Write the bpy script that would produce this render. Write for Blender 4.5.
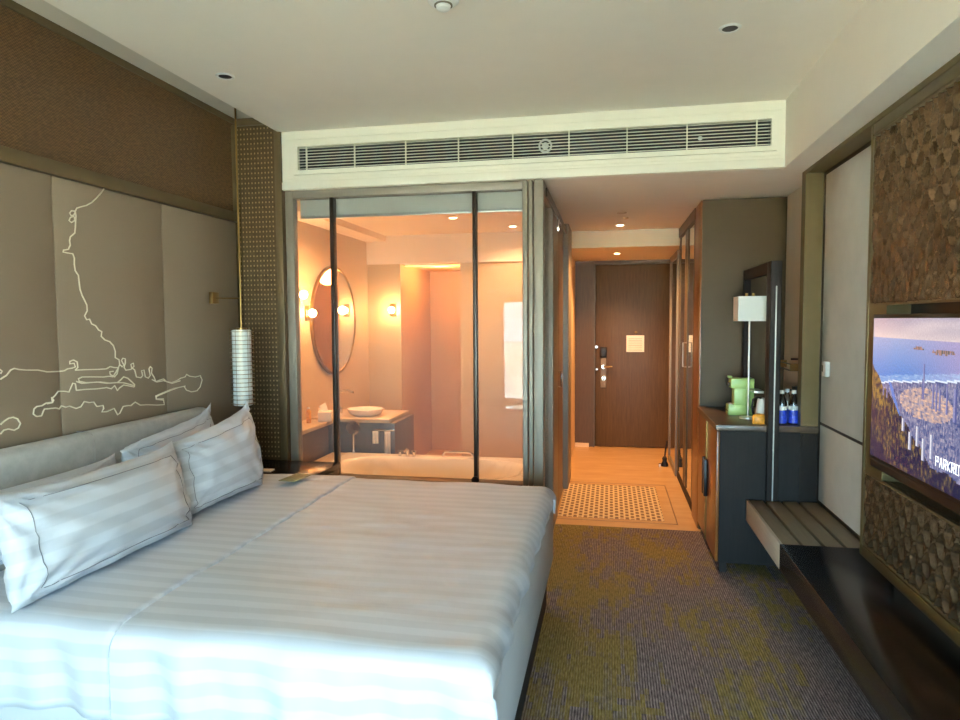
import bpy, bmesh, math, random
from mathutils import Vector, Matrix, noise, Euler
random.seed(7)
S = bpy.context.scene
for o in list(bpy.data.objects): bpy.data.objects.remove(o)
PI = math.pi

# ---------------------------------------------------------------- camera
cd = bpy.data.cameras.new('camera'); cam = bpy.data.objects.new('camera', cd); S.collection.objects.link(cam)
cd.sensor_fit = 'HORIZONTAL'; cd.sensor_width = 36.0; cd.lens = 666.0/960.0*36.0; cd.clip_start = .02; cd.clip_end = 2000
Rm = Matrix(((0.98152718, -0.00572058, 0.19123722), (0.19123086, 0.06031127, -0.97969041), (-0.00592936, 0.99816323, 0.0602911)))
cam.matrix_world = Matrix.Translation((0, 0, 1.5)) @ Rm.to_4x4()
S.camera = cam

# ---------------------------------------------------------------- world and daylight
W = bpy.data.worlds.new('sky'); S.world = W; W.use_nodes = True
nt = W.node_tree; nt.nodes.clear()
wo = nt.nodes.new('ShaderNodeOutputWorld'); bg = nt.nodes.new('ShaderNodeBackground')
tc = nt.nodes.new('ShaderNodeTexCoord'); sp = nt.nodes.new('ShaderNodeSeparateXYZ'); rp = nt.nodes.new('ShaderNodeValToRGB')
nt.links.new(tc.outputs['Generated'], sp.inputs[0]); nt.links.new(sp.outputs['Z'], rp.inputs[0])
rp.color_ramp.elements[0].position = 0.0; rp.color_ramp.elements[0].color = (.52, .80, 1.0, 1)
rp.color_ramp.elements[1].position = .5; rp.color_ramp.elements[1].color = (.44, .75, 1.0, 1)
nt.links.new(rp.outputs[0], bg.inputs[0]); nt.links.new(bg.outputs[0], wo.inputs[0])
bg.inputs[1].default_value = 11.0
WIN = (-1.62, 1.12, .10, 1.80, -1.9)      # window opening x0 x1 z0 z1 y
ld = bpy.data.lights.new('window_portal', 'AREA'); ld.shape = 'RECTANGLE'; ld.size = WIN[1]-WIN[0]; ld.size_y = WIN[3]-WIN[2]
ld.cycles.is_portal = True
lo = bpy.data.objects.new('window_portal', ld); S.collection.objects.link(lo)
lo.location = ((WIN[0]+WIN[1])/2, WIN[4]-.04, (WIN[2]+WIN[3])/2); lo.rotation_euler = (PI/2, 0, 0)
sl = bpy.data.lights.new('sun', 'SUN'); sl.energy = 64; sl.color = (1, .975, .93); sl.angle = .02
so = bpy.data.objects.new('sun', sl); S.collection.objects.link(so); so.location = (0, 6, 30); so.rotation_euler = (math.radians(-38), 0, 0)
S.view_settings.view_transform = 'Standard'; S.view_settings.look = 'None'; S.view_settings.gamma = 1
S.view_settings.use_curve_mapping = False
S.view_settings.exposure = 1.52
cy = S.cycles
cy.max_bounces = 10; cy.diffuse_bounces = 6; cy.glossy_bounces = 4; cy.transmission_bounces = 4; cy.transparent_max_bounces = 12
cy.caustics_reflective = False; cy.caustics_refractive = False; cy.sample_clamp_indirect = 6; cy.use_denoising = True

# ---------------------------------------------------------------- materials
def srgb(r, g, b):
    f = lambda c: (c/255/12.92) if c/255 <= .04045 else ((c/255+.055)/1.055)**2.4
    return (f(r), f(g), f(b), 1)
class NT:
    def __init__(s, name):
        s.m = bpy.data.materials.new(name); s.m.use_nodes = True; s.t = s.m.node_tree
        s.b = s.t.nodes['Principled BSDF']; s.out = s.t.nodes['Material Output']
    def n(s, ty, **kw):
        x = s.t.nodes.new(ty)
        for k, v in kw.items(): setattr(x, k, v)
        return x
    def l(s, a, b): s.t.links.new(a, b)
    def math(s, op, a, b=None, c=None):
        x = s.n('ShaderNodeMath', operation=op)
        for i, v in enumerate((a, b, c)):
            if v is None: continue
            if isinstance(v, (int, float)): x.inputs[i].default_value = v
            else: s.l(v, x.inputs[i])
        return x.outputs[0]
    def coord(s, kind='Object'):
        return s.n('ShaderNodeTexCoord').outputs[kind]
    def mapping(s, v, scale=(1, 1, 1)):
        x = s.n('ShaderNodeMapping'); x.inputs['Scale'].default_value = scale; s.l(v, x.inputs[0]); return x.outputs[0]
    def noise(s, v, scale, detail=3, rough=.5):
        x = s.n('ShaderNodeTexNoise'); x.inputs['Scale'].default_value = scale; x.inputs['Detail'].default_value = detail
        x.inputs['Roughness'].default_value = rough; s.l(v, x.inputs['Vector']); return x.outputs['Fac']
    def ramp(s, f, stops):
        x = s.n('ShaderNodeValToRGB'); cr = x.color_ramp
        while len(cr.elements) < len(stops): cr.elements.new(.5)
        for e, (p, c) in zip(cr.elements, stops): e.position = p; e.color = c
        s.l(f, x.inputs[0]); return x.outputs[0]
    def mix(s, f, a, b):
        x = s.n('ShaderNodeMix', data_type='RGBA')
        for i, v in ((0, f), (6, a), (7, b)):
            if isinstance(v, (int, float, tuple)): x.inputs[i].default_value = v
            else: s.l(v, x.inputs[i])
        return x.outputs[2]
    def bump(s, h, st=.3, d=.002):
        x = s.n('ShaderNodeBump'); x.inputs['Strength'].default_value = st; x.inputs['Distance'].default_value = d
        s.l(h, x.inputs['Height']); s.l(x.outputs[0], s.b.inputs['Normal'])

def plain(name, col, rough=.6, metal=0, var=.12, scale=8, bump=0, bscale=200, spec=.5, stretch=(1, 1, 1)):
    k = NT(name); v = k.mapping(k.coord(), stretch)
    f = k.noise(v, scale)
    a = tuple(c*(1-var) for c in col[:3])+(1,); b = tuple(min(1, c*(1+var)) for c in col[:3])+(1,)
    k.l(k.ramp(f, [(.3, a), (.7, b)]), k.b.inputs['Base Color'])
    k.b.inputs['Roughness'].default_value = rough; k.b.inputs['Metallic'].default_value = metal
    k.b.inputs['Specular IOR Level'].default_value = spec
    if bump: k.bump(k.noise(v, bscale, 2), bump)
    return k.m
def emit(name, col, st):
    k = NT(name); k.b.inputs['Base Color'].default_value = col
    k.b.inputs['Emission Color'].default_value = col; k.b.inputs['Emission Strength'].default_value = st
    f = k.noise(k.coord(), 5); k.l(k.ramp(f, [(0, col), (1, col)]), k.b.inputs['Base Color'])
    return k.m
def wood(name, c1, c2, rough=.35, sc=6, axis=2):
    k = NT(name); st = [14, 14, 14]; st[axis] = .9
    v = k.mapping(k.coord(), tuple(st)); f = k.noise(v, sc, 5, .6)
    k.l(k.ramp(f, [(.3, c1), (.7, c2)]), k.b.inputs['Base Color']); k.b.inputs['Roughness'].default_value = rough
    return k.m
def glassmat(name, tint=(1, 1, 1, 1), extra=1.9, veil=0):
    k = NT(name); k.t.nodes.remove(k.b)
    tr = k.n('ShaderNodeBsdfTransparent'); tr.inputs[0].default_value = tint
    gl = k.n('ShaderNodeBsdfGlossy'); gl.inputs['Roughness'].default_value = .0
    fr = k.n('ShaderNodeFresnel'); fr.inputs[0].default_value = 1.5
    f = k.math('MULTIPLY', fr.outputs[0], extra); f = k.math('MINIMUM', f, 1.0)
    mx = k.n('ShaderNodeMixShader'); k.l(f, mx.inputs[0]); k.l(tr.outputs[0], mx.inputs[1]); k.l(gl.outputs[0], mx.inputs[2])
    if veil:
        df = k.n('ShaderNodeBsdfDiffuse'); df.inputs[0].default_value = (.8, .8, .78, 1)
        m2 = k.n('ShaderNodeMixShader'); m2.inputs[0].default_value = veil; k.l(mx.outputs[0], m2.inputs[1]); k.l(df.outputs[0], m2.inputs[2]); mx = m2
    k.l(mx.outputs[0], k.out.inputs[0]); return k.m

M = {}
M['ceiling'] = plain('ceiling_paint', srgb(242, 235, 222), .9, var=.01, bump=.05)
M['cove_shade'] = plain('cove_shade', srgb(212, 205, 190), .9, var=.01)  # greyer than the ceiling, carries the cove's shade in its colour
M['white_panel'] = plain('white_panel_paint', srgb(240, 234, 214), .6, var=.01)
M['beige_wall'] = plain('beige_wall_covering', srgb(212, 196, 172), .8, var=.06, scale=3, bump=.15, bscale=150)
M['cream_wall'] = plain('cream_wall_paint', srgb(228, 208, 176), .7, var=.02)
M['bath_wall'] = plain('bathroom_beige_stone', srgb(196, 168, 128), .35, var=.06, scale=2)
M['bath_ceiling'] = plain('bathroom_ceiling_paint', srgb(235, 215, 190), .8, var=.01)
M['olive'] = plain('bronze_olive_lacquer', srgb(102, 88, 52), .42, metal=.25, var=.06)
M['olive_dark'] = plain('dark_olive_lacquer', srgb(98, 83, 57), .42, metal=.2, var=.06)
M['frame_grey'] = plain('taupe_anodised_metal', srgb(140, 132, 118), .45, metal=.15, var=.04)
M['frame_dark'] = plain('dark_bronze_metal', srgb(44, 36, 26), .35, metal=.3, var=.05)
M['black'] = plain('black_lacquer', srgb(16, 14, 13), .4, var=.05)
M['espresso'] = plain('glossy_espresso_lacquer', srgb(18, 13, 11), .2, var=.08, spec=.32)
M['charcoal'] = wood('charcoal_wood', srgb(25, 23, 22), srgb(32, 30, 29), .8)
M['charcoal_top'] = plain('dark_stone_counter', srgb(86, 72, 58), .35, var=.12, scale=20)
M['orange_wood'] = wood('walnut_veneer', srgb(122, 74, 34), srgb(146, 92, 46), .3)
M['door_wood'] = wood('dark_door_veneer', srgb(80, 60, 32), srgb(98, 76, 44), .5)
M['frame_wood'] = wood('dark_frame_wood', srgb(24, 17, 14), srgb(34, 26, 21), .75)
M['wardrobe_side'] = plain('olive_brown_panel', srgb(76, 62, 36), .6, var=.06, scale=3)
M['bench'] = wood('grey_taupe_laminate', srgb(104, 94, 76), srgb(116, 105, 86), .5, axis=1)
M['bench_front'] = wood('lit_taupe_laminate', srgb(176, 164, 146), srgb(186, 174, 156), .5, axis=1)  # lightened to carry the stronger light falling on the bench front
M['chrome'] = plain('chrome', srgb(215, 215, 215), .12, metal=1, var=.02)
M['brass'] = plain('antique_brass', srgb(150, 122, 74), .3, metal=.9, var=.06)
M['silver'] = plain('satin_silver_strip', srgb(205, 205, 200), .3, metal=.6, var=.02)
M['white_plastic'] = plain('white_plastic', srgb(228, 228, 222), .45, var=.01)
M['shade_white'] = plain('white_lampshade_fabric', srgb(240, 240, 232), .8, var=.02, bump=.1, bscale=300)
M['porcelain'] = plain('white_porcelain', srgb(240, 228, 208), .18, var=.01)
M['green'] = plain('pale_green_plastic', srgb(176, 212, 128), .35, var=.02)
M['orange_pack'] = plain('orange_foil', srgb(240, 160, 60), .35, var=.25, scale=60)
M['blue_label'] = plain('blue_bottle_label', srgb(34, 66, 190), .4, var=.3, scale=90)
M['clear_plastic'] = glassmat('clear_bottle_plastic', (.80, .85, .90, 1), 2.5)
M['glass'] = glassmat('clear_glass', (.95, .955, .94, 1), .42)
M['shower_glass'] = glassmat('partition_glass', (.90, .90, .89, 1), .45, .055)  # even diffuse veil stands in for the bright room's reflection haze
M['mirror'] = plain('mirror_silver', srgb(225, 220, 210), .04, metal=1, var=.01)
M['paper'] = plain('cream_paper', srgb(250, 250, 236), .7, var=.02)
M['ink'] = plain('grey_print', srgb(120, 112, 90), .7, var=.02)
M['card'] = plain('olive_green_card', srgb(128, 128, 92), .6, var=.25, scale=60)
M['towel'] = plain('white_towel', srgb(240, 226, 204), .9, var=.03, bump=.4, bscale=250)
M['grey_blind'] = plain('grey_green_blind_fabric', srgb(222, 224, 212), .85, var=.02, bump=.1)
M['rubber'] = plain('black_rubber', srgb(20, 18, 17), .6, var=.05)
M['white_sheet'] = plain('white_percale', srgb(206, 208, 210), .8, var=.01, bump=.05, bscale=30)
M['seam'] = plain('grey_piping', srgb(126, 130, 136), .7, var=.03)
M['thread'] = plain('cream_embroidery', srgb(226, 218, 196), .6, var=.05)
M['lamp_glow'] = emit('warm_lamp_glow', (1, .72, .42, 1), 14)
M['sconce_glow'] = emit('sconce_glow', (1, .66, .34, 1), 22)
M['led'] = emit('orange_led_strip', (1, .36, .08, 1), 3)
M['tv_text'] = emit('white_caption', (1, 1, 1, 1), .34)

def m_fabric_panel():
    k = NT('taupe_leather_panel'); v = k.coord()
    k.l(k.ramp(k.noise(v, 1.2, 2), [(.3, srgb(136, 121, 102)), (.7, srgb(144, 129, 110))]), k.b.inputs['Base Color'])
    k.b.inputs['Roughness'].default_value = .55; k.bump(k.noise(v, 400, 2), .12, .001); return k.m
M['leather'] = m_fabric_panel()
def m_pale():
    k = NT('pale_silk_panel'); v = k.coord()
    f = k.noise(v, 5, 4, .6); g = k.noise(k.mapping(v, (1, 60, 1)), 20, 2)
    k.l(k.ramp(k.math('ADD', k.math('MULTIPLY', f, .8), k.math('MULTIPLY', g, .2)), [(.3, srgb(210, 216, 212)), (.7, srgb(226, 231, 227))]), k.b.inputs['Base Color'])
    k.b.inputs['Roughness'].default_value = .55; return k.m
M['pale'] = m_pale()
def m_headboard():
    k = NT('light_grey_velvet'); v = k.coord()
    f = k.noise(v, 9, 6, .65)
    k.l(k.ramp(f, [(.3, srgb(160, 158, 152)), (.7, srgb(186, 184, 178))]), k.b.inputs['Base Color'])
    k.b.inputs['Roughness'].default_value = .8; k.b.inputs['Sheen Weight'].default_value = .3; k.bump(k.noise(v, 60, 3), .2, .002); return k.m
M['headboard'] = m_headboard()
def m_brownweave():
    k = NT('brown_woven_wallcovering'); v = k.coord()
    s = k.n('ShaderNodeSeparateXYZ'); k.l(v, s.inputs[0])
    a = k.math('SINE', k.math('MULTIPLY', s.outputs['Y'], 420)); b = k.math('SINE', k.math('MULTIPLY', s.outputs['Z'], 500))
    h = k.math('MULTIPLY', a, b); n1 = k.noise(k.mapping(v, (1, 1, 3)), 40, 3)
    f = k.math('ADD', k.math('MULTIPLY', h, .25), n1)
    k.l(k.ramp(f, [(.25, srgb(70, 50, 28)), (.8, srgb(112, 84, 52))]), k.b.inputs['Base Color'])
    k.b.inputs['Roughness'].default_value = .5; k.bump(f, .5, .003); return k.m
M['weave'] = m_brownweave()
def m_bronze(name, c1, c2, rough, metal):
    k = NT(name); v = k.coord(); f = k.noise(v, 30, 4, .6)
    k.l(k.ramp(f, [(.3, c1), (.7, c2)]), k.b.inputs['Base Color'])
    k.b.inputs['Roughness'].default_value = rough; k.b.inputs['Metallic'].default_value = metal
    k.bump(k.noise(v, 90, 3), .25, .002); return k.m
M['bronze_weave'] = m_bronze('hammered_bronze_weave', srgb(104, 84, 62), srgb(144, 120, 92), .19, .8)
def m_col():
    k = NT('embossed_bronze_leather'); v = k.coord(); s = k.n('ShaderNodeSeparateXYZ'); k.l(v, s.inputs[0])
    a = k.math('SINE', k.math('MULTIPLY', k.math('SUBTRACT', s.outputs['X'], -2.36), 2*PI/.0235)); b = k.math('SINE', k.math('MULTIPLY', k.math('SUBTRACT', s.outputs['Z'], .02), 2*PI/.031))
    f = k.math('MULTIPLY', k.math('MAXIMUM', a, 0.0), k.math('MAXIMUM', b, 0.0)); n = k.noise(v, 40, 3)
    c0 = k.ramp(n, [(.3, srgb(78, 62, 38)), (.7, srgb(96, 78, 50))])
    k.l(k.mix(k.ramp(f, [(.25, (0, 0, 0, 1)), (.55, (1, 1, 1, 1))]), c0, srgb(158, 134, 96)), k.b.inputs['Base Color'])
    k.b.inputs['Roughness'].default_value = .36; k.b.inputs['Metallic'].default_value = .3; return k.m
M['column_weave'] = m_col()

def m_stripe(name, period=.075, axis='Y'):
    k = NT(name); uv = k.n('ShaderNodeUVMap').outputs[0]
    s = k.n('ShaderNodeSeparateXYZ'); k.l(uv, s.inputs[0])
    a = k.math('SINE', k.math('MULTIPLY', s.outputs[axis], 2*PI/period))
    f = k.math('MULTIPLY_ADD', a, 2.2, .5)
    f = k.math('MINIMUM', k.math('MAXIMUM', f, 0.0), 1.0)
    k.l(k.ramp(f, [(0, srgb(187, 193, 202)), (1, srgb(202, 207, 215))]), k.b.inputs['Base Color'])
    r = k.math('MULTIPLY_ADD', f, .25, .45); k.l(r, k.b.inputs['Roughness'])
    k.b.inputs['Sheen Weight'].default_value = .15
    k.bump(k.noise(k.coord(), 14, 4, .55), .12, .008); return k.m
M['stripe'] = m_stripe('striped_satin_cotton')

def m_carpet():
    k = NT('purple_grey_carpet'); v = k.coord()
    s = k.n('ShaderNodeSeparateXYZ'); k.l(v, s.inputs[0])
    line = k.math('SINE', k.math('MULTIPLY', s.outputs['X'], 2*PI/.011))
    fine = k.noise(k.mapping(v, (160, 22, 1)), 1.0, 3, .7)
    base = k.ramp(k.math('ADD', k.math('MULTIPLY', line, .16), fine), [(.25, srgb(70, 62, 64)), (.5, srgb(120, 111, 115)), (.78, srgb(178, 168, 168))])
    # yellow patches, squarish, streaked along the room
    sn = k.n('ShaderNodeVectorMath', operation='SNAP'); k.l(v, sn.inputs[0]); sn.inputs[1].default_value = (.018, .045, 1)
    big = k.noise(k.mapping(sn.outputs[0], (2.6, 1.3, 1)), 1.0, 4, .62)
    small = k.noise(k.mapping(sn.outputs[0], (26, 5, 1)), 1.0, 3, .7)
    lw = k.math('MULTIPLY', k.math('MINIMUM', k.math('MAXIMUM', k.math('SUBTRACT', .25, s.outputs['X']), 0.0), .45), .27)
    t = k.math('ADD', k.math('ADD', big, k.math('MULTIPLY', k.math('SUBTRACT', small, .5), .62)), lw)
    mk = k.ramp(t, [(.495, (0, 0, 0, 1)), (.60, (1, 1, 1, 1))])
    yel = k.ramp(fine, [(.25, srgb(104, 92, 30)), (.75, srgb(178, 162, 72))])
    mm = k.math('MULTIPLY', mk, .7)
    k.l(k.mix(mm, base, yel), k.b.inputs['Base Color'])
    k.b.inputs['Roughness'].default_value = .95; k.b.inputs['Specular IOR Level'].default_value = .1
    k.bump(k.math('ADD', line, fine), .5, .004); return k.m
M['carpet'] = m_carpet()
def m_stone(name, pattern):
    k = NT(name); v = k.coord(); s = k.n('ShaderNodeSeparateXYZ'); k.l(v, s.inputs[0])
    X, Y = s.outputs['X'], s.outputs['Y']
    base = k.ramp(k.noise(k.mapping(v, (1, 4, 1)), 3, 5, .6), [(.3, srgb(206, 170, 122)), (.7, srgb(222, 188, 140))])
    if pattern:
        p = .078
        a = k.math('SINE', k.math('MULTIPLY', X, 2*PI/p)); b = k.math('SINE', k.math('MULTIPLY', Y, 2*PI/p))
        a2 = k.math('SINE', k.math('MULTIPLY', k.math('ADD', X, Y), 2*PI/p)); b2 = k.math('SINE', k.math('MULTIPLY', k.math('SUBTRACT', X, Y), 2*PI/p))
        f = k.math('ADD', k.math('MULTIPLY', a, b), k.math('MULTIPLY', a2, b2))
        cf = k.ramp(f, [(.06, (0, 0, 0, 1)), (.16, (1, 1, 1, 1))])
        g = k.math('GREATER_THAN', k.math('ABSOLUTE', k.math('SINE', k.math('MULTIPLY', X, PI/p))), .14)
        cf = k.math('MULTIPLY', cf, g)
        base = k.mix(cf, srgb(236, 218, 176), srgb(120, 84, 44))
    k.l(base, k.b.inputs['Base Color']); k.b.inputs['Roughness'].default_value = .22 if not pattern else .4
    return k.m
M['stone'] = m_stone('cream_marble_floor', False); M['mosaic'] = m_stone('patterned_mosaic_inlay', True)
M['stone_line'] = plain('brown_stone_line', srgb(120, 90, 58), .4, var=.05)

# ---------------------------------------------------------------- mesh helpers
def box(bm, x0, x1, y0, y1, z0, z1, bev=0, seg=2):
    x0, x1 = sorted((x0, x1)); y0, y1 = sorted((y0, y1)); z0, z1 = sorted((z0, z1))
    vs = [bm.verts.new((x, y, z)) for x in (x0, x1) for y in (y0, y1) for z in (z0, z1)]
    fs = [bm.faces.new([vs[i] for i in q]) for q in ((0, 1, 3, 2), (4, 6, 7, 5), (0, 4, 5, 1), (2, 3, 7, 6), (0, 2, 6, 4), (1, 5, 7, 3))]
    if bev:
        es = list({e for f in fs for e in f.edges})
        bmesh.ops.bevel(bm, geom=es, offset=bev, segments=seg, affect='EDGES', profile=.5, clamp_overlap=True)
    return vs
def cyl(bm, c, r, h, axis='Z', n=24, r2=None):
    r2 = r if r2 is None else r2; c = Vector(c); a = []; b = []
    for i in range(n):
        t = 2*PI*i/n
        def P(rr, hh):
            p, q = rr*math.cos(t), rr*math.sin(t)
            return c + (Vector((p, q, hh)) if axis == 'Z' else Vector((p, hh, q)) if axis == 'Y' else Vector((hh, p, q)))
        a.append(bm.verts.new(P(r, 0))); b.append(bm.verts.new(P(r2, h)))
    for i in range(n): bm.faces.new((a[i], a[(i+1) % n], b[(i+1) % n], b[i]))
    bm.faces.new(a[::-1]); bm.faces.new(b)
def lathe(bm, prof, c=(0, 0, 0), n=28, sx=1, sy=1, axis='Z', cap=True):
    c = Vector(c); rings = []
    for r, h in prof:
        ring = []
        for i in range(n):
            t = 2*PI*i/n; p, q = r*math.cos(t)*sx, r*math.sin(t)*sy
            ring.append(bm.verts.new(c + (Vector((p, q, h)) if axis == 'Z' else Vector((p, h, q)) if axis == 'Y' else Vector((h, p, q)))))
        rings.append(ring)
    for A, B in zip(rings, rings[1:]):
        for i in range(n): bm.faces.new((A[i], A[(i+1) % n], B[(i+1) % n], B[i]))
    if cap: bm.faces.new(rings[0][::-1]); bm.faces.new(rings[-1])
def tube(bm, pts, r, n=8, closed=False):
    pts = [Vector(p) for p in pts]; rings = []; N = len(pts); up = Vector((0, 0, 1)); prev = None
    for i, p in enumerate(pts):
        if closed: t = pts[(i+1) % N]-pts[i-1]
        else: t = pts[min(i+1, N-1)]-pts[max(i-1, 0)]
        if t.length < 1e-9: t = Vector((0, 0, 1))
        t.normalize()
        if prev is None:
            a = t.cross(up);
            if a.length < .05: a = t.cross(Vector((1, 0, 0)))
        else: a = prev - t*prev.dot(t)
        a.normalize(); prev = a; b = t.cross(a)
        rings.append([bm.verts.new(p + a*r*math.cos(2*PI*k/n) + b*r*math.sin(2*PI*k/n)) for k in range(n)])
    rng = range(N if closed else N-1)
    for i in rng:
        A, B = rings[i], rings[(i+1) % N]
        for k in range(n): bm.faces.new((A[k], A[(k+1) % n], B[(k+1) % n], B[k]))
    if not closed: bm.faces.new(rings[0][::-1]); bm.faces.new(rings[-1])
def obj(name, bm, mat, parent=None, smooth=False, label=None, cat=None, group=None, kind=None, loc=None):
    bmesh.ops.recalc_face_normals(bm, faces=bm.faces)
    me = bpy.data.meshes.new(name); bm.to_mesh(me); bm.free()
    me.materials.append(M[mat] if isinstance(mat, str) else mat)
    if smooth:
        me.shade_smooth() if smooth is True else me.shade_smooth()
        if smooth != 'all': me.set_sharp_from_angle(angle=math.radians(40))
    o = bpy.data.objects.new(name, me); S.collection.objects.link(o)
    if parent is not None:
        o.parent = parent
        o.matrix_parent_inverse = Matrix.Identity(4)
    if loc: o.location = loc
    for k, v in (('label', label), ('category', cat), ('group', group), ('kind', kind)):
        if v: o[k] = v
    return o
def B(name, mat, dims, parent=None, bev=0, **kw):
    bm = bmesh.new()
    for d in (dims if isinstance(dims[0], (tuple, list)) else [dims]): box(bm, *d, bev=bev)
    return obj(name, bm, mat, parent, smooth=bool(bev), **kw)
def struct(name, mat, dims, parent=None, **kw):
    return B(name, mat, dims, parent, kind=None if parent else 'structure', **kw)
def thing(name, label, cat, loc=(0, 0, 0), rot=(0, 0, 0), group=None):
    o = bpy.data.objects.new(name, None); S.collection.objects.link(o); o.empty_display_size = .1
    o.location = loc; o.rotation_euler = rot; o['label'] = label; o['category'] = cat
    if group: o['group'] = group
    return o
def off(dims, o):
    return (dims[0]-o[0], dims[1]-o[0], dims[2]-o[1], dims[3]-o[1], dims[4]-o[2], dims[5]-o[2])

# ---------------------------------------------------------------- shell
XL, XR, XS, XC = -2.37, 1.175, .937, -2.035
YV, YB, YD = 3.97, -1.9, 7.9
HC, HH, HL = 2.69, 2.325, 2.17
struct('ceiling', 'ceiling', (-3.2, 2.0, YB-.13, YD+.6, 2.90, 3.0))  # unseen roof slab added over everything to seal out outside light
struct('floor', 'carpet', (XL-.2, XR+.2, YB-.2, 4.83, -.1, 0))
struct('floor', 'stone', [(-.47, 1.4, 4.83, YD+.1, -.1, 0), (-2.6, -.47, 4.83, 7.5, -.1, 0)])
inl = B('floor_inlay', 'mosaic', (-.385, .405, 5.03, 6.05, 0, .002)); inl['kind'] = 'structure'; inl.name = 'trim_1'
t = B('trim_2', 'stone_line', [(.49, .496, 4.96, 6.13, 0, .002), (-.385, .49, 4.96, 4.966, 0, .002), (-.385, .49, 6.124, 6.13, 0, .002)]); t['kind'] = 'structure'
struct('ceiling', 'ceiling', (XC, XR+.2, YB, YV+.05, HC, HC+.06))
struct('ceiling', 'cove_shade', (XL-.1, XC, YB, YV, 2.79, 2.85))                 # cove above the bed wall, its shade put into the greyer colour
struct('ceiling', 'ceiling', [(XC-.03, XC, YB, YV, HC, 2.79)])
struct('ceiling', 'ceiling', (-.47, XR+.2, YV+.02, 6.40, HH, HH+.05))         # hallway
struct('ceiling', 'cream_wall', (-.47, XR+.2, 6.40, YD, HL, HH+.05))
struct('ceiling', 'ceiling', (XS, XR, YB, YV+.02, HH, HC-.001))                   # dropped soffit on the right
wl = struct('wall_left', 'weave', (XL-.12, XL, YB, 4.0, 0, 2.79))
# leather panels under a ledge on the bed wall
yb = [YB+.02, -.35, .36, 1.07, 1.78, 2.488, 3.200, 3.925]
for a, b in zip(yb, yb[1:]):
    B('wall_panel', 'leather', (XL, XL+.02, a+.002, b-.002, .05, 2.128), wl, bev=.003)
B('ledge', 'olive_dark', (XL, XL+.04, YB+.02, 3.93, 2.130, 2.19), wl, bev=.002)
B('top_moulding', 'olive_dark', (XL, XL+.012, YB+.02, 3.95, 2.755, 2.789), wl)
B('edge_strip', 'olive_dark', [(XL, XL+.03, 3.928, 3.952, .05, 2.74), (XL+.02, XL+.03, 3.928, 3.933, .05, 2.74)], wl)
# right wall
wr = struct('wall_right', 'beige_wall', (XR, XR+.12, YB, YD, 0, HC))
# window wall behind the camera
x0, x1, z0, z1, wy = WIN
struct('wall_back', 'cream_wall', [(XL-.1, x0, wy-.12, wy, 0, 2.85), (x1, XR+.1, wy-.12, wy, 0, 2.85), (x0, x1, wy-.12, wy, 0, z0), (x0, x1, wy-.12, wy, z1, 2.85)])
wf = struct('window_1', 'frame_dark', [(x0, x0+.04, wy-.1, wy-.04, z0, z1), (x1-.04, x1, wy-.1, wy-.04, z0, z1), (x0+.04, x1-.04, wy-.1, wy-.04, z0, z0+.04), (x0+.04, x1-.04, wy-.1, wy-.04, z1-.04, z1), (-.27, -.23, wy-.1, wy-.04, z0+.04, z1-.04)])
B('window_glass', 'glass', (x0+.04, x1-.04, wy-.075, wy-.07, z0+.04, z1-.04), wf)

# vent wall (bulkhead over the bathroom glass and the hallway)
vx0, vx1, vz0, vz1 = -1.935, .865, 2.447, 2.592
XG = -2.045
wv = struct('wall_front', 'white_panel', [(XG, vx0-.03, YV, YV+.1, HH+.05, HC), (vx1+.03, XS, YV, YV+.1, HH+.05, HC), (vx0-.03, vx1+.03, YV, YV+.1, HH+.05, vz0-.03), (vx0-.03, vx1+.03, YV, YV+.1, vz1+.03, HC)])
B('lower_lip', 'white_panel', (XG, XS, YV-.012, YV+.019, HH+.001, HH+.05), wv, bev=.003)
B('panel_frame', 'white_panel', [(XG+.03, XS-.02, YV-.006, YV, vz1+.045, vz1+.055), (XG+.03, XS-.02, YV-.006, YV, vz0-.055, vz0-.045)], wv)
# woven column at the end of the bed wall
B('wall_corner', 'weave', (XL-.1, XG, 3.985, 4.08, 0, 2.79)).name = 'wall_column'
bpy.data.objects['wall_column']['kind'] = 'structure'
def relief(name, mat, parent, origin, ud, vd, nd, w, h, res, fn):
    """a panel whose woven relief is real geometry: fn(u,v) -> height"""
    nu, nv = int(w/res), int(h/res); o = Vector(origin); ud, vd, nd = Vector(ud), Vector(vd), Vector(nd)
    vs = []; fs = []
    for j in range(nv+1):
        v = h*j/nv
        for i in range(nu+1):
            u = w*i/nu
            e = 0 if i in (0, nu) or j in (0, nv) else fn(u, v)
            vs.append(o+ud*u+vd*v+nd*e)
    for j in range(nv):
        for i in range(nu):
            a = j*(nu+1)+i; fs.append((a, a+1, a+nu+2, a+nu+1))
    me = bpy.data.meshes.new(name); me.from_pydata(vs, [], fs); me.materials.append(M[mat]); me.shade_smooth()
    if me.polygons[0].normal.dot(nd) < 0: me.flip_normals()
    ob = bpy.data.objects.new(name, me); S.collection.objects.link(ob)
    if parent: ob.parent = parent
    return ob
def dots(u, v):
    p = .0235; q = .031
    return .005*max(0, math.sin(u*2*PI/p))**1.0*max(0, math.sin(v*2*PI/q))**.7
relief('woven_face', 'column_weave', bpy.data.objects['wall_column'], (XL+.01, 3.978, .02), (1, 0, 0), (0, 0, 1), (0, -1, 0), .268, 2.74, .0058, dots)
B('column_frame', 'olive_dark', [(XG-.047, XG, 3.955, 3.985, 0, 2.785), (XL, XG-.047, 3.955, 3.985, 2.745, 2.789)], bpy.data.objects['wall_column'], bev=.003)

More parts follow.
